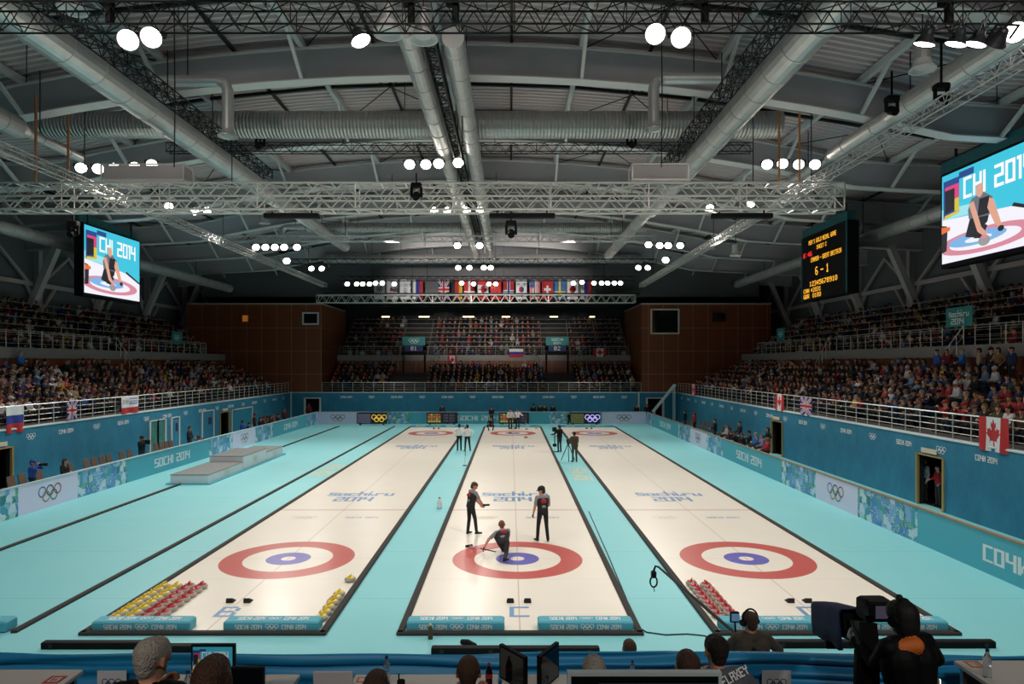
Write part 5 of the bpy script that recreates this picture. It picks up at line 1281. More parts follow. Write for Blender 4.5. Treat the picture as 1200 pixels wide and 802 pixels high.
for k, (px, X, v, c, cn) in enumerate(((852, 15.2, -1, '#c9cacf', 'white'), (858, 14.9, -3, '#6a2a2a', 'dark red'), (863, 14.6, 5, '#121316', 'black'), (867, 15.2, 1, '#1d2030', 'navy'), (872, 14.7, 5, '#17181c', 'black'), (878, 15.2, -4, '#2b2b2e', 'charcoal'))):
    walker(px, X, v, c, 90, 'crew member in %s on the right walkway, %s of the clustered group' % (cn, nth(k+1)))
walker(886, 15.2, -2, '#3d6ab0', 90, 'person in blue patterned jacket seated beside the second right doorway'); walker(893, 15.2, -6, '#8a7a9a', 90, 'person in grey-violet top seated beside the second right doorway'); walker(899, 14.8, -5, '#b5252d', 90, 'person in red seated closest to the second right doorway')
walker(908, 15.5, 3, '#17181c', 90, 'long-haired person in black standing in the second right doorway', Y=40.9)
walker(1083, 16.64, 0, '#cfcfd4', 90, 'person in white top standing in the near right doorway', Y=27.3); walker(1099, 16.6, 3, '#a8242c', 90, 'woman in red jacket in the near right doorway', .93, Y=26.35)
for px, Y, v, c, lb in ((518, 64.2, 0, '#3a3f4a', 'person in grey behind the far boards left of the lettering'), (576, 60.9, 1, '#0d0d0f', 'person in black standing in front of the far boards at the sheet corner'), (625, 64.2, 2, '#101114', 'person in black behind the far boards, first of the dark group'),
                        (633, 64.5, 0, '#15161a', 'person in black behind the far boards, second of the dark group'), (638, 64.0, 3, '#101114', 'person in black behind the far boards, third of the dark group'), (648, 64.3, 0, '#17181c', 'person in black behind the far boards, last of the dark group'),
                        (746, 64.2, 1, '#1a1612', 'person in dark coat behind the lilac far board near the right pole'), (362, 65.3, 2, '#7a2a20', 'person in dark orange in the far left doorway'), (758, 64.6, 0, '#15161a', 'person in black at the far right doorway'), (668, 61.9, 5, '#0e0f12', 'camera operator crouching beside the display with violet rings')):
    fig(STM[v], (gx(px, Y), Y, 0), 180, c, lb, None)
# --- on the ice
WH = dict(top='whitecloth', yoke='whitecloth', sleeve='whitecloth')
def with_badge(kw, mats=None, **b):
    P, J = human(**kw); c = J['pel']+J['u']*.33-J['f']*.095+J['s']*b.get('sx', 0)
    P.append((c-J['s']*.025, c+J['s']*.025, .062, .062, 'badge')); d = J['pel']+J['u']*.17-J['f']*.085; P.append((d-J['s']*.03, d+J['s']*.03, .04, .04, 'number')); return P
CV = dict(top='vest', yoke='vestgrey', sleeve='vestgrey', hand='glove')
P1 = with_badge(dict(pel=(0, -.02, .93), u=(0, .2, 1), hf=(.35, 1, -.55), hands=((-.06, .36, .93), (.1, .4, .9)), feet=((-.12, -.06, .07), (.12, .14, .07)), sleeve='short', ep=((-.5, -.6, -.4), (.5, -.6, -.4))), sx=-.06)
person('curler in dark vest standing left of the rings, looking down to the right, dark trousers', (-1.26, 21.9, .02), -58, P1, {**CV, 'hair': 'hairbrown', 'hand': 'skin'}, .009)
P2 = with_badge(dict(pel=(0, 0, .95), u=(0, .06, 1), hf=(-.75, .7, -.35), hands=((-.28, .12, .82), (.2, .3, .98)), feet=((-.15, .08, .07), (.15, -.06, .07)), sleeve='short', hair='cap'), sx=.0)
person('curler in black cap standing right of the rings with his back turned', (1.0, 20.95, .02), 18, P2, CV, .009)
P3 = with_badge(dict(pel=(0, 0, .36), u=(-.1, .8, .52), hf=(0, 1, .05), hands=((-.56, .2, .2), (.12, .82, .16)), feet=((-.03, .42, .07), (.03, -.78, .13)), toe=None, sleeve='short', kp=((-.6, .6, .8), (.1, .1, -1)), ep=((-.7, -.2, .3), (.4, -.2, .4))), sx=.06)
person('curler crouched low in the delivery slide inside the rings, seen from behind', (-.19, 19.5, .02), 0, P3, {**CV, 'hair': 'hairred'}, .009)
m('broom_grey', '#c9c9cf', .4)
def broom(label, head, tip, hk='black'):
    head, tip = V(head), V(tip); d = (tip-head).normalized(); t = thing('curling_broom', label, 'broom', head)
    MB().tube([head+d*.03, head+(tip-head)*.45], .014, 8).build('shaft', 'broom_grey', t); MB().tube([head+(tip-head)*.45, tip], .0145, 8).build('grip', 'black', t)
    s = d.cross(V((0, 0, 1))).normalized() if abs(d.z) < .95 else V((1, 0, 0)); f = V((0, 0, 1)).cross(s); q = MB()
    q.hexa([head+s*x+f*y+V((0, 0, z)) for z in (-.02, .03) for x, y in ((-.11, -.035), (.11, -.035), (.11, .035), (-.11, .035))]); q.build('broom_head', hk, t)
broom('broom held out flat on the ice by the crouched curler', (-1.24, 20.45, .05), (-.42, 19.2, .22))
broom('dark broom held at waist height by the curler on the left of the rings', (-.78, 21.92, .97), (-1.02, 23.05, .8))
b = dict(hands=((-.26, -.02, .98), (.26, -.02, .98)), ep=((-1, -.4, 0), (1, -.4, 0)))
person('official in white shirt and black trousers between sheets B and C, left one of two', (-3.24, 43.2, 0), 8, human(**b)[0], {**WH}, .013)
person('official in white shirt and black trousers between sheets B and C, right one of two', (-2.7, 42.8, 0), 25, human(feet=((-.14, .05, .07), (.16, -.1, .07)), **b)[0], {**WH}, .013)
broom('blue-handled broom standing on the carpet between sheets B and C', (-2.45, 36.6, .05), (-2.42, 36.9, 1.15), 'blue_pole')
person('opposing curler in white shirt and black trousers behind the far rings, left one', (.0, 57.3, .02), 180, human(hands=((-.2, .2, 1.0), (.2, .2, 1.0)))[0], {**WH}, .013)
person('opposing curler in white shirt holding a broom behind the far rings, right one', (.62, 57.5, .02), 165, human(hands=((-.5, .2, 1.15), (.25, 0, .95)), ep=((-.6, 0, -.6), (1, -.4, 0)))[0], {**WH}, .013)
broom('pale broom held upright by the opposing curler in white', (1.36, 57.0, .05), (1.22, 57.35, 1.35))
person('curler in dark clothes squatting at the far left corner of sheet C', (-1.6, 56.2, .02), 175, human(pel=(0, -.12, .4), u=(0, .35, 1), feet=((-.16, .1, .07), (.16, .1, .07)), kp=((-.5, 1, .4), (.5, 1, .4)), hands=((-.16, .4, .55), (.16, .4, .55)))[0], {'top': 'vest', 'yoke': 'vestgrey', 'sleeve': 'vest'}, .013)
person('cameraman in black holding a gimbal camera between sheets C and D', (3.08, 42.5, 0), 40, human(bulk=1.1, hands=((-.4, .3, 1.1), (.15, .3, 1.0)))[0], {'top': 'black', 'yoke': 'black', 'sleeve': 'black'}, .013)
p = V((2.78, 42.6, 0)); t = thing('gimbal_camera', 'black gimbal camera on a pole held by the cameraman in black', 'camera', p)
MB().tube([p+V((0, 0, .5)), p+V((0, 0, 1.3))], .03, 8).build('gimbal_pole', 'black', t); MB().bbox(p+V((-.15, -.15, 1.3)), p+V((.12, .15, 1.55)), .03).build('camera_body', 'cam_black', t); MB().bbox(p+V((-.12, -.12, .35)), p+V((.12, .12, .52)), .03).build('battery_weight', 'cam_black', t); MB().bbox(p+V((-.1, -.1, 0)), p+V((.1, .1, .03)), .01).build('foot_plate', 'black', t); MB().tube([p+V((0, 0, .03)), p+V((0, 0, .5))], .012, 6).build('monopod', 'black', t)
person('cameraman in brown coat bending over a tripod camera between sheets C and D', (3.62, 38.2, 0), 15, human(bulk=1.25, u=(0, .12, 1), hands=((-.2, .4, 1.15), (.1, .35, 1.2)))[0], {'top': 'brown_coat', 'yoke': 'brown_coat', 'sleeve': 'brown_coat', 'pants': 'brown_coat'}, .013)
p = V((3.3, 38.75, 0)); t = thing('tripod_camera', 'black video camera on a tripod before the cameraman in brown coat', 'camera', p)
for a in (.5, 2.6, 4.7): MB().tube([p+V((.45*math.cos(a), .45*math.sin(a), 0)), p+V((0, 0, 1.0))], .025, 6).build('leg', 'black', t)
MB().bbox(p+V((-.09, -.3, 1.0)), p+V((.09, .15, 1.25)), .03).build('camera_body', 'cam_black', t); MB().tube([p+V((0, .15, 1.13)), p+V((0, .4, 1.13))], [.06, .08], 12).build('lens_barrel', 'cam_black', t)
# small things on the floor
def small_bottle(p, label, body='glass', cap='navy', h=.24, r=.033, label_c=None, sc=1.0):
    p = V(p); t = thing('drink_bottle', label, 'bottle', p); h *= sc; r *= sc
    MB().lathe([(r*.9, 0), (r, .012), (r, h*.3), (r*.92, h*.36), (r, h*.42), (r, h*.62), (r*.75, h*.76), (r*.38, h*.88), (r*.38, h*.93)], p, 16).build('bottle_body', body, t, smooth=True)
    MB().lathe([(r*.45, h*.92), (r*.45, h), (0, h)], p, 12).build('bottle_cap', cap, t)
    if label_c: MB().lathe([(r*1.02, h*.42), (r*1.02, h*.6)], p, 16).build('paper_band', label_c, t)
small_bottle((gx(515, 26.0), 26.0, 0), 'small white bottle with red marks on the carpet strip between sheets B and C', 'whitecloth', 'vestred', .42, .1)
small_bottle((gx(505, 13.75), 13.66, 0), 'small brown bottle with yellow top standing before the left foam block of sheet C', 'brown_coat', 'yellow', .3, .05)
q = MB(); q.tube([(gx(541, 13.4), 13.4, .05), (gx(548, 13.3), 13.32, .07), (gx(557, 13.2), 13.22, .04)], [.05, .06, .05], 10); tag(q.build('microphone_cover', 'black', None, (gx(550, 13.3), 13.3, 0)), 'small black rolled object lying on the carpet in front of sheet C', 'microphone')
for x0, x1, y, lb in ((gx(47, 13.15), gx(182, 13.15), 13.15, 'long black floor box before sheet B, left piece'), (gx(184, 13.0), gx(244, 13.0), 13.0, 'long black floor box before sheet B, right piece'), (gx(505, 12.9), gx(703, 12.9), 12.9, 'long black floor box before sheet C'), (gx(905, 13.2), gx(1168, 13.2), 13.2, 'long black floor box before sheet D')):
    t = thing('floor_box', lb, 'floor box', ((x0+x1)/2, y, 0)); MB().bbox((x0, y, 0), (x1, y+.16, .13), .015).build('box_body', 'black', t); q = MB(); n = max(2, int((x1-x0)/.8))
    for k in range(n): q.box((x0+.2+k*(x1-x0-.4)/(n-1)-.04, y-.012, .03), (x0+.2+k*(x1-x0-.4)/(n-1)+.04, y, .1))
    q.build('latch', 'dark_metal', t)
pts = [V((gx(x, gy(y)), gy(y), .012)) for x, y in ((690, 600), (712, 650), (733, 700), (746, 735), (758, 742), (780, 745), (805, 744), (825, 746), (842, 752))]
tag(MB().tube(pts, .014, 6).build('floor_cable', 'cable', None, pts[0]), 'thin black cable curving over the carpet beside sheet C', 'cable')
# gangway rail at the far right corner
a, b = at(766, 478, 61.8), at(792, 451, 61.8); t = thing('gangway_ladder', 'pale sloping metal ladder rising at the far right corner', 'ladder', (a.x, 61.8, 0))
for dy in (0, .6): MB().bar((a.x, 61.8+dy, 1.15), (b.x, 61.8+dy, b.z), .12).build('ladder_beam', 'cap', t)
q = MB()
for k in range(9): f = k/8; q.bar((a.x+(b.x-a.x)*f, 61.8, 1.15+(b.z-1.15)*f), (a.x+(b.x-a.x)*f, 62.4, 1.15+(b.z-1.15)*f), .06)
q.build('rung', 'cap', t); q = MB()
for dy in (0, .6): q.bar((a.x+.1, 61.8+dy, 0), (a.x+.1, 61.8+dy, 1.3), .08); q.bar((b.x-.1, 61.8+dy, 0), (b.x-.1, 61.8+dy, b.z), .08)
q.build('post', 'cap', t)

# ================================================================== NEAR TRIBUNE: drape, desks, crew
struct(MB().box((-9, 4.75, -.2), (9, 7.02, 1.85)).build('floor_tribune', 'charcoal')); struct(MB().box((-9, 1.0, -.2), (9, 4.75, 2.5)).build('floor_tribune_upper', 'charcoal'))
def drape():
    nx, nz = 200, 130; vs, fs = [], []
    for j in range(nz+1):
        v = j/nz; z = .02+v*2.48
        for i in range(nx+1):
            x = -8.6+17.2*i/nx
            s = .085*math.sin(v*92+1.6*math.sin(x*.7+1)+.9*math.sin(x*1.9))*(.65+.35*math.sin(x*.5))+.035*math.sin(x*3.1+v*9)*v+(.06 if v > .95 else 0)+.03*math.sin(x*1.3+1)
            vs.append((x, 7.13-s*.55, z+.012*math.sin(x*1.1)*v))
    for j in range(nz):
        for i in range(nx): a = j*(nx+1)+i; fs.append((a, a+1, a+nx+2, a+nx+1))
    t = thing('barrier_drape', 'long deep blue cloth drape hung over the barrier in front of the media desks', 'drape', (0, 7.15, 0))
    mt = NT('blue_satin'); mt.b.inputs['Base Color'].default_value = (*rgb('#2390c8'), 1); mt.b.inputs['Roughness'].default_value = .42; mt.b.inputs['Specular IOR Level'].default_value = .5; M['satin'] = mt.m
    o = MB().add(vs, fs).build('drape_cloth', 'satin', t, smooth=True); s = o.modifiers.new('thick', 'SOLIDIFY'); s.thickness = .02
    q = MB(); q.bar((-8.6, 7.22, 2.38), (8.6, 7.22, 2.38), .05)
    for k in range(9): q.bar((-8.4+2.1*k, 7.2, 0), (-8.4+2.1*k, 7.2, 2.38), .05)
    q.build('barrier_frame', 'steel', t)
drape()
m('flag_red', '#c02a30', .6)
DZ = 2.6
def desk(x0, x1, y0, y1, label, z=DZ, fl=1.85):
    t = thing('media_desk', label, 'desk', ((x0+x1)/2, (y0+y1)/2, fl), 'media desks')
    MB().bbox((x0, y0, z-.04), (x1, y1, z), .008).build('desk_top', 'deskwhite', t)
    for x in (x0+.06, x1-.06):
        for y in (y0+.06, y1-.06): MB().bar((x, y, fl), (x, y, z-.04), .045).build('leg', 'steel', t)
    MB().box((x0+.08, y1-.08, z-.4), (x1-.08, y1-.06, z-.04)).build('modesty_panel', 'deskwhite', t)
desk(-5.9, -4.09, 5.6, 6.52, 'white desk at the left edge with a red numbered sticker'); desk(-3.3, -1.98, 5.75, 6.42, 'white desk under the small screen with papers on it')
desk(-1.46, -.11, 5.7, 6.42, 'white desk with water and cola bottles, left of the two black monitors'); desk(-.08, 1.32, 5.75, 6.42, 'white desk under the two angled black monitors'); desk(4.38, 6.2, 5.6, 6.72, 'white desk at the right edge with an orange sticker')
def sticker(x, y, c, label, s='6', sz=.11):
    t = thing('desk_sticker', label, 'sticker', (x, y, DZ)); MB().box((x-sz, y-sz, DZ+.0005), (x+sz, y+sz, DZ+.003)).build('sticker_sheet', c, t)
    lt = MB(); lt.quad(*[(x+a*sz*.65, y+b*sz*.65, DZ+.0035) for a, b in ((-1, -1), (1, -1), (1, 1), (-1, 1))]); lt.build('sticker_patch', 'deskwhite', t)
    lt = MB(); text(lt, s, (x, y, DZ+.0035), (1, 0, 0), (0, 1, 0), sz*.9, sz*.7, center=True, bold=.5, off=.001); lt.build('lettering', c, t)
sticker(-4.22, 6.3, 'flag_red', 'red square sticker numbered six on the left edge desk', sz=.075); sticker(4.52, 6.62, 'orange', 'orange square sticker on the right edge desk', '4', .07); sticker(-1.37, 6.3, 'orange', 'orange square sticker on the corner of the desk with bottles', '5', .05)
def monitor(label, a, b, z0, z1, cat='monitor', stand_z=DZ, pic=False, frame='black', n_to_cam=True):
    """flat screen standing between plan points a and b"""
    a, b = V((*a, 0)), V((*b, 0)); ux = (b-a).normalized(); n = ux.cross(V((0, 0, 1))); c = (a+b)/2; w = (b-a).length
    t = thing('desk_monitor', label, cat, c+V((0, 0, stand_z))); th = .035
    P = lambda u, z, o: a+ux*u+V((0, 0, z))-n*o
    MB().hexa([P(0, z0, 0), P(w, z0, 0), P(w, z0, th), P(0, z0, th), P(0, z1, 0), P(w, z1, 0), P(w, z1, th), P(0, z1, th)]).build('screen_case', frame, t)
    q = MB(); g = .018; q.quad(P(g, z0+g, -.002), P(w-g, z0+g, -.002), P(w-g, z1-g, -.002), P(g, z1-g, -.002)); q.build('screen_glass', 'darkglass', t)
    if pic: picture(P(g, z0+g, -.003), ux, (0, 0, 1), w-2*g, z1-z0-2*g, .002).build('screen_picture', SCR_DIM, t)
    q = MB(); q.bar(c-n*.05+V((0, 0, stand_z+.012)), c-n*.05+V((0, 0, (z0+z1)/2)), .05, .03); q.build('stand_post', 'black', t)
    MB().bbox(c+V((-.11, -.08, stand_z)), c+V((.11, .08, stand_z+.014)), .005).build('stand_foot', 'black', t); return t
SCR_DIM = []
for k in SCR:
    c = M[k].node_tree.nodes['Principled BSDF'].inputs['Emission Color'].default_value; q = NT(k+'_dim'); q.b.inputs['Base Color'].default_value = (.01, .01, .01, 1); q.b.inputs['Emission Color'].default_value = c; q.b.inputs['Emission Strength'].default_value = .3; M[k+'_dim'] = q.m; SCR_DIM.append(k+'_dim')
monitor('small monitor showing the match, on the desk with papers', (gx(224, 6.05), 6.05), (gx(275, 6.05), 6.05), 2.66, 3.03, pic=True)
monitor('black monitor seen from behind, left one of the angled pair', (-.1, 6.22), (.125, 5.93), 2.66, 2.965); monitor('black monitor seen from behind, right one of the angled pair', (.262, 5.93), (.447, 6.24), 2.66, 2.975)
monitor('dark laptop screen beside the brown-haired person', (gx(270, 5.85), 5.85), (gx(309, 5.85), 5.85), 2.64, 2.915)
desk(.1, 1.5, 3.0, 3.75, 'white desk under the large monitor nearest the viewer', 3.25, 2.5)
t = monitor('large monitor with pale rim at the bottom of the view', (gx(665, 3.4), 3.4), (gx(846, 3.4), 3.4), 3.45, 3.985, stand_z=3.25, frame='cap'); 
q = MB(); q.quad((gx(702, 3.395), 3.394, 3.5), (gx(842, 3.395), 3.394, 3.5), (gx(842, 3.395), 3.394, 3.93), (gx(702, 3.395), 3.394, 3.93)); q.build('screen_picture', S('scr_soft', '#8f9aa4', .35), t)
small_bottle((gx(453, 6.25), 6.25, DZ), 'clear water bottle on the desk with orange sticker', sc=1.0); small_bottle((gx(573, 6.15), 6.15, DZ), 'dark cola bottle with red cap on the desk left of the monitors', 'cola', 'vestred', .22, .032, 'vestred')
small_bottle((gx(641, 5.86), 5.86, DZ), 'clear water bottle with blue cap in front of the angled monitors'); small_bottle((gx(220, 5.95), 5.95, DZ), 'clear water bottle beside the grey-haired man'); small_bottle((gx(741, 6.3), 6.3, DZ), 'clear bottle at the right of the red snack packets', sc=.75); small_bottle((gx(1157, 6.35), 6.35, DZ), 'clear water bottle on the right edge desk', sc=1.1)
for k, (px, c) in enumerate(((712, 'flag_red'), (719, 'white'), (726, 'orange'))):
    x = gx(px, 6.3); tag(MB().bbox((x-.03, 6.27, DZ), (x+.03, 6.33, DZ+.075), .02).build('snack_packet', c, None, (x, 6.3, DZ)), '%s snack packet on the desk behind the grey head' % ('red', 'white', 'orange')[k], 'snack packet')
x = gx(470, 6.1); t = thing('walkie_talkie', 'small black handset standing on the desk with bottles', 'handset', (x, 6.1, DZ)); MB().bbox((x-.035, 6.08, DZ), (x+.035, 6.12, DZ+.1), .012).build('handset_body', 'black', t); MB().tube([(x-.02, 6.1, DZ+.09), (x-.02, 6.1, DZ+.15)], .007, 6).build('antenna', 'black', t)
for k, (px, y) in enumerate(((204, 6.2), (208, 6.0), (330, 6.2))):
    x = gx(px, y); t = MB().hexa([(x+a, y+b+a*.25, DZ+z) for z in (.001+.004*k, .006+.004*k) for a, b in ((-.11, -.1), (.11, -.1), (.11, .1), (-.11, .1))]).build('paper_sheet', 'paper', None, (x, y, DZ)); tag(t, ('loose white paper by the water bottle, upper one', 'loose white paper by the water bottle, lower one', 'loose white paper right of the small screen')[k], 'paper')
for px, lb in ((131, 'paper sign with dark emblem pinned to the drape, left one'), (910, 'paper sign with dark emblem pinned to the drape by the cameraman')):
    x = gx(px, 7.0); t = thing('paper_sign', lb, 'sign', (x, 7.0, 2.2)); MB().box((x-.15, 7.0, 2.05), (x+.15, 7.006, 2.37)).build('sign_sheet', 'paper', t); lt = MB(); rings5(lt, (x, 6.999, 2.24), (1, 0, 0), (0, 0, 1), .03, .008, .002); text(lt, 'SOCHI', (x, 6.999, 2.15), (1, 0, 0), (0, 0, 1), .04, .16, center=True, off=.002); lt.build('lettering', 'navy', t)
# white plastic chair
x, y = gx(394, 6.0), 5.98; t = thing('plastic_chair', 'white plastic chair standing in the gap between two desks', 'chair', (x, y, 1.85))
b = MB(); b.hexa([(x-.175, y-.02, 2.35), (x+.175, y-.02, 2.35), (x+.175, y+.01, 2.35), (x-.175, y+.01, 2.35), (x-.17, y-.1, 2.86), (x+.17, y-.1, 2.86), (x+.17, y-.075, 2.86), (x-.17, y-.075, 2.86)]); b.build('backrest', 'plastic_white', t)
MB().bbox((x-.2, y-.02, 2.28), (x+.2, y+.4, 2.32), .01).build('seat', 'plastic_white', t)
for a in (-.17, .17):
    for c in (.02, .36): MB().tube([(x+a, y+c, 1.85), (x+a, y+c, 2.3)], .018, 6).build('leg', 'plastic_white', t)
# --- seated crew at the desks, backs to the viewer
def desk_person(px, Y, pz, fl, label, cols, hair='short', hk='hairdark', **k):
    a = dict(pel=(0, -.02, pz), hands=((-.15, .42, pz+.3), (.15, .42, pz+.3)), feet=((-.13, .36, .07), (.13, .36, .07)), kp=((0, .3, 1), (0, .3, 1)), bulk=1.12, hair=hair); a.update(k)
    P, J = human(**a); return person(label, (gx(px, Y), Y, fl), 0, P, dict(top=cols, yoke=cols, sleeve=cols, hair=hk), .009), J
desk_person(172, 4.2, .54, 2.5, 'grey-haired man in black jacket seated before the small screen', 'black', hk='hairgrey', bulk=1.2, u=(0, .1, 1), hf=(.45, 1, -.1))
desk_person(249, 3.75, .637, 2.5, 'brown-haired person of whom only the head shows below the small screen', 'charcoal', hair='long', hk='hairbrown')
desk_person(441, 5.25, .53, 1.85, 'brown-haired person at the desk with the orange sticker', 'charcoal', hk='hairbrown', hair='long'); desk_person(549, 5.45, .55, 1.85, 'short-haired greying man at the desk left of the monitors', 'black', hk='hairbrown')
desk_person(696, 5.45, .56, 1.85, 'white-haired person behind the large pale-rimmed monitor', 'charcoal', hk='hairgrey'); desk_person(806, 5.45, .6, 1.85, 'balding dark-haired man beside the large monitor', 'charcoal', hk='hairbrown')
m('grey_jacket', '#5d5f6b', .8)
o, J = desk_person(858, 5.47, .674, 1.85, 'dark-haired man in grey jacket with white lettering across the shoulders', 'grey_jacket', u=(-.1, .5, 1), bulk=1.15, hf=(-.25, 1, 0))
c = J['pel']+J['u']*.45-J['f']*.14+J['s']*.085; lt = MB(); sl = (J['s']+J['u']*.35).normalized(); text(lt, 'FLAXEY', c, sl, J['u']-sl*J['u'].dot(sl), .07, .24, center=True, bold=.5, off=.004); lt.build('back_lettering', 'wtext', o, local=True)
P, J = human(bulk=1.15); o = person('dark-haired person standing below the drape, only the head showing', (gx(738, 9.4), 9.4, .0), 0, P, dict(hair='hairbrown', top='black', yoke='black', sleeve='black'), .011)
# headphones man with the boom
rx, ry = gx(882, 8.8), 8.8
t = thing('camera_riser', 'low black riser under the man with headphones', 'riser', (rx, ry, 0)); MB().bbox((rx-.6, ry-.5, .5), (rx+.6, ry+.5, .6), .01).build('riser_top', 'charcoal', t)
for a in (-.52, .52):
    for c in (-.42, .42): MB().bar((rx+a, ry+c, 0), (rx+a, ry+c, .5), .06).build('leg', 'steel', t)
P, J = human(bulk=1.3, u=(-.02, .05, 1), hf=(-.25, 1, -.12), hands=((-.18, .38, 1.15), (.36, .22, 1.0)), ep=((-.6, -.3, -.5), (1, -.5, -.1)))
o = person('man in brown jacket wearing headphones, working the camera boom', (rx, ry, .6), 5, P, dict(top='brown_coat', yoke='brown_coat', sleeve='brown_coat', hair='hairbrown'), .009)
def headset(o, J, key='black'):
    hc, hs, hu, hf = J['hc'], J['hs'], J['hu'], J['hf']; q = MB(); q.tube([hc+hs*.118*math.cos(a)+hu*(.135*math.sin(a)+.03)-hf*.02 for a in [math.pi*k/12 for k in range(13)]], .012, 8); q.build('headphone_band', key, o, local=True)
    for s in (-1, 1): MB().tube([hc+hs*.085*s+hu*.0, hc+hs*.128*s], [.048, .042], 14).build('ear_cup', key, o, local=True)
headset(o, J)
p = at(862, 724, 9.05); t = thing('hand_monitor', 'small handheld monitor beside the head of the man with headphones', 'monitor', p); MB().bbox(p+V((-.065, 0, -.07)), p+V((.055, .05, .07)), .01).build('monitor_case', 'black', t)
q = MB(); q.quad(p+V((-.055, -.002, -.05)), p+V((.045, -.002, -.05)), p+V((.045, -.002, .05)), p+V((-.055, -.002, .05))); q.build('monitor_screen', S('scr_hand', '#6f9cc8', .4), t); MB().tube([p+V((0, .03, -.07)), p+V((.05, .1, -.45))], .012, 6).build('hanger_arm', 'black', t)
tip = at(772, 665, 12.5); base = at(872, 752, 8.95)
t = thing('camera_boom', 'long black boom pole with a small camera hanging from its tip over the carpet', 'camera boom', base)
q = MB(); q.tube([base+(base-tip).normalized()*.6, base, base+(tip-base)*.5, tip], [.03, .028, .024, .02], 8); q.build('boom_pole', 'dark_metal', t)
c = at(766, 677, 12.5); q = MB(); q.tube([tip, tip+V((-.06, 0, .02)), c+V((0, 0, .12))], .02, 8); q.build('hanger_arm', 'black', t)
MB().bbox(c+V((-.045, -.05, .0)), c+V((.045, .05, .12)), .015).build('camera_body', 'cam_black', t); q = MB(); q.tube([c+V((.065*math.cos(k*.52), 0, -.08+.1*math.sin(k*.52))) for k in range(13)], .016, 6); q.tube([c+V((0, 0, -.18)), c+V((.015, 0, -.26))], .008, 6); q.build('camera_ring', 'black', t)
# broadcast camera and its operator
B0, B1 = at(1003, 733, 6.15), at(968, 722, 6.95); d = (B1-B0).normalized(); s = d.cross(V((0, 0, 1))).normalized(); up = s.cross(d)
t = thing('broadcast_camera', 'large studio camera with box lens under a navy cloth on a black pedestal', 'camera', (B0.x+.1, 6.1, 1.85))
def obox(o, a0, a1, w, h, z=0.0, side=0.0, tp=1.0):
    A, Bq = B0+d*a0+up*z+s*side, B0+d*a1+up*z+s*side
    return o.hexa([A-s*w/2-up*h/2, A+s*w/2-up*h/2, Bq+s*w/2*tp-up*h/2*tp, Bq-s*w/2*tp-up*h/2*tp, A-s*w/2+up*h/2, A+s*w/2+up*h/2, Bq+s*w/2*tp+up*h/2*tp, Bq-s*w/2*tp+up*h/2*tp])
obox(MB(), 0, .78, .21, .2).build('lens_box', 'black', t)
def cover():
    nu, nv = 24, 22; vs, fs = [], []; prof = [(-.14, -.17), (-.145, -.05), (-.14, .1), (-.12, .135), (0, .14), (.12, .135), (.14, .1), (.145, -.05), (.14, -.19)]
    for i in range(nu+1):
        f = i/nu; A = B0+d*(-.02+.86*f); dr = 1+.25*math.sin(f*9)*.3
        for j, (x, z) in enumerate(prof):
            k = (1.0+.02*math.sin(f*14+j)) ; zz = z*(1 if z > 0 else (1.05+.35*(1-f)*(abs(x) > .13)*(.6+.4*math.sin(f*11+j)))); vs.append(A+s*x*k+up*zz)
    n = len(prof)
    for i in range(nu):
        for j in range(n-1): a = i*n+j; fs.append((a, a+1, a+n+1, a+n))
    fs.append(tuple(nu*n+j for j in range(n)))
    o = MB().add(vs, fs).build('cloth_cover', 'navy', t, smooth=True); q = o.modifiers.new('thick', 'SOLIDIFY'); q.thickness = .008
cover()
obox(MB(), -.3, -.01, .15, .22, -.06).build('camera_body', 'cam_black', t); q = MB(); obox(q, -.4, -.1, .05, .05, .14); q.bar(B0-d*.38+up*.12, B0-d*.3+up*.24, .03); q.build('top_handle', 'black', t)
vc = at(1029, 715, 5.92); q = MB(); q.bbox(vc+V((-.13, -.06, -.085)), vc+V((.12, .14, .085)), .02); vf = q.build('viewfinder', 'black', t); q = MB(); q.quad(vc+V((-.055, -.063, -.055)), vc+V((.05, -.063, -.055)), vc+V((.05, -.063, .055)), vc+V((-.055, -.063, .055))); q.build('viewfinder_screen', S('scr_vf', '#6d6680', .25), vf)
q = MB(); q.bar(vc+V((0, .04, -.08)), B0-d*.2+up*.1, .05); q.build('viewfinder_arm', 'black', t); q = MB(); c = B0-d*.2-up*.2; q.tube([c, (c.x, c.y, 2.0)], [.1, .12], 14); q.build('pedestal_column', 'black', t); MB().lathe([(.36, 0), (.36, .1), (.2, .16), (.12, .2)], (c.x, c.y, 1.85), 20).build('pedestal_base', 'black', t)
hl = at(1003, 752, 5.9); q = MB(); q.tube([c+up*.08, hl+V((0, .06, -.01)), hl+V((-.0, -.07, .03))], .017, 8); q.build('pan_handle', 'dark_metal', t); q = MB(); q.tube([B0-d*.3-s*.13+up*.05, B0-d*.5-s*.16-up*.1, B0-d*.2-s*.1-up*.5, c+V((.05, 0, -.6))], .015, 6); q.build('camera_cable', 'cable', t); MB().bbox(at(978, 756, 6.5)+V((-.08, 0, -.04)), at(978, 756, 6.5)+V((.08, .06, .04)), .01).build('cue_light', 'black', t)
ox, oy = gx(1069, 5.5), 5.5; hloc = Matrix.Rotation(math.radians(-14), 3, 'Z') @ (hl-V((ox, oy, 1.85)))
P, J = human(pel=(0, 0, .95), u=(-.05, .08, 1), hf=(-.2, 1, -.12), bulk=1.34, hair='hat', hands=(tuple(hloc), (.3, .3, 1.05)), ep=((.1, -.5, -1), (1, -.3, -.3)), feet=((-.16, .08, .07), (.16, -.06, .07)), curl=.95)
hc, hu, hf, hs = J['hc'], J['hu'], J['hf'], J['hs']
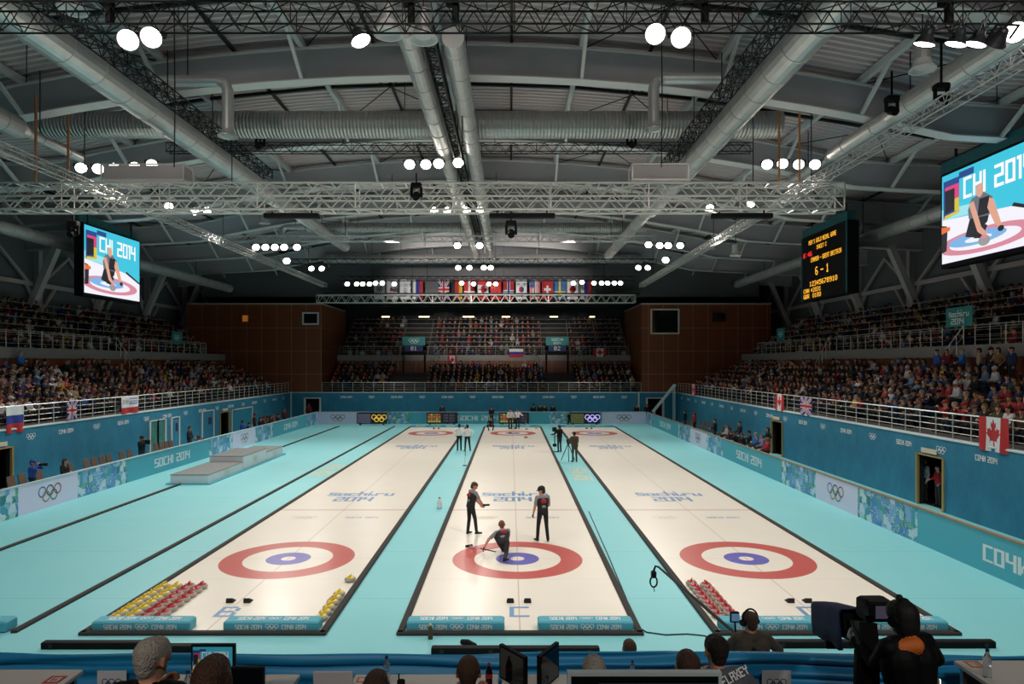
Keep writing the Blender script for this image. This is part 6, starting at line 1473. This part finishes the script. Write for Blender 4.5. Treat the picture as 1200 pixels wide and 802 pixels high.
P.append((hc-hf*.03-hu*.03, hc-hf*.035+hu*.05, .105, .105, 'hat')); P.append((J['nb']-J['f']*.05-J['s']*.1-J['u']*.03, J['nb']-J['f']*.085+J['s']*.0-J['u']*.02, .058, .07, 'orange'))
o = person('camera operator in black jacket with orange collar and white glove, black beanie', (ox, oy, 1.85), 14, P, dict(top='black', yoke='black', sleeve='black', hand='plastic_white', hat='hat_black', orange='orange'), .008)
headset(o, J)
q = MB(); q.bbox((gx(1095, 5.9)-.1, 5.8, 2.3), (gx(1095, 5.9)+.2, 6.1, 2.62), .04); t = thing('equipment_bag', 'dark equipment bag on a stand right of the camera operator', 'bag', (gx(1100, 5.9), 5.95, 1.85)); q.build('bag_body', 'charcoal', t)
q = MB(); q.tube([(gx(1100, 5.9)-.05, 5.8, 2.6), (gx(1100, 5.9), 5.9, 2.78), (gx(1100, 5.9)+.1, 6.0, 2.6)], .02, 8); q.build('bag_handle', 'steel', t); q = MB()
for a in (0, .2): q.bar((gx(1095, 5.9)+a-.05, 5.95, 1.85), (gx(1095, 5.9)+a-.05, 5.95, 2.32), .05)
q.build('stand_leg', 'steel', t)

join_prints()
# ================================================================== CAMERA, WORLD, COLOUR
cam = bpy.data.cameras.new('camera'); cam.sensor_width = 36; cam.lens = F/1200*36; cam.shift_x = (600-CX)/1200; cam.shift_y = (CY-401)/1200; cam.clip_end = 300
co = bpy.data.objects.new('camera', cam); COL.objects.link(co); co.location = (0, 0, EYE); co.rotation_euler = (math.pi/2, 0, 0); scene.camera = co
w = bpy.data.worlds.new('arena_dark'); scene.world = w; w.use_nodes = True; w.node_tree.nodes['Background'].inputs[0].default_value = (.008, .008, .009, 1); w.node_tree.nodes['Background'].inputs[1].default_value = 1.0
vs_ = scene.view_settings; vs_.view_transform = 'Standard'; vs_.look = 'None'; vs_.gamma = 1; vs_.exposure = 0; vs_.use_curve_mapping = False
scene.cycles.use_denoising = True; scene.cycles.max_bounces = 6; scene.cycles.diffuse_bounces = 4; scene.cycles.caustics_reflective = False; scene.cycles.caustics_refractive = False; scene.cycles.sample_clamp_indirect = 4
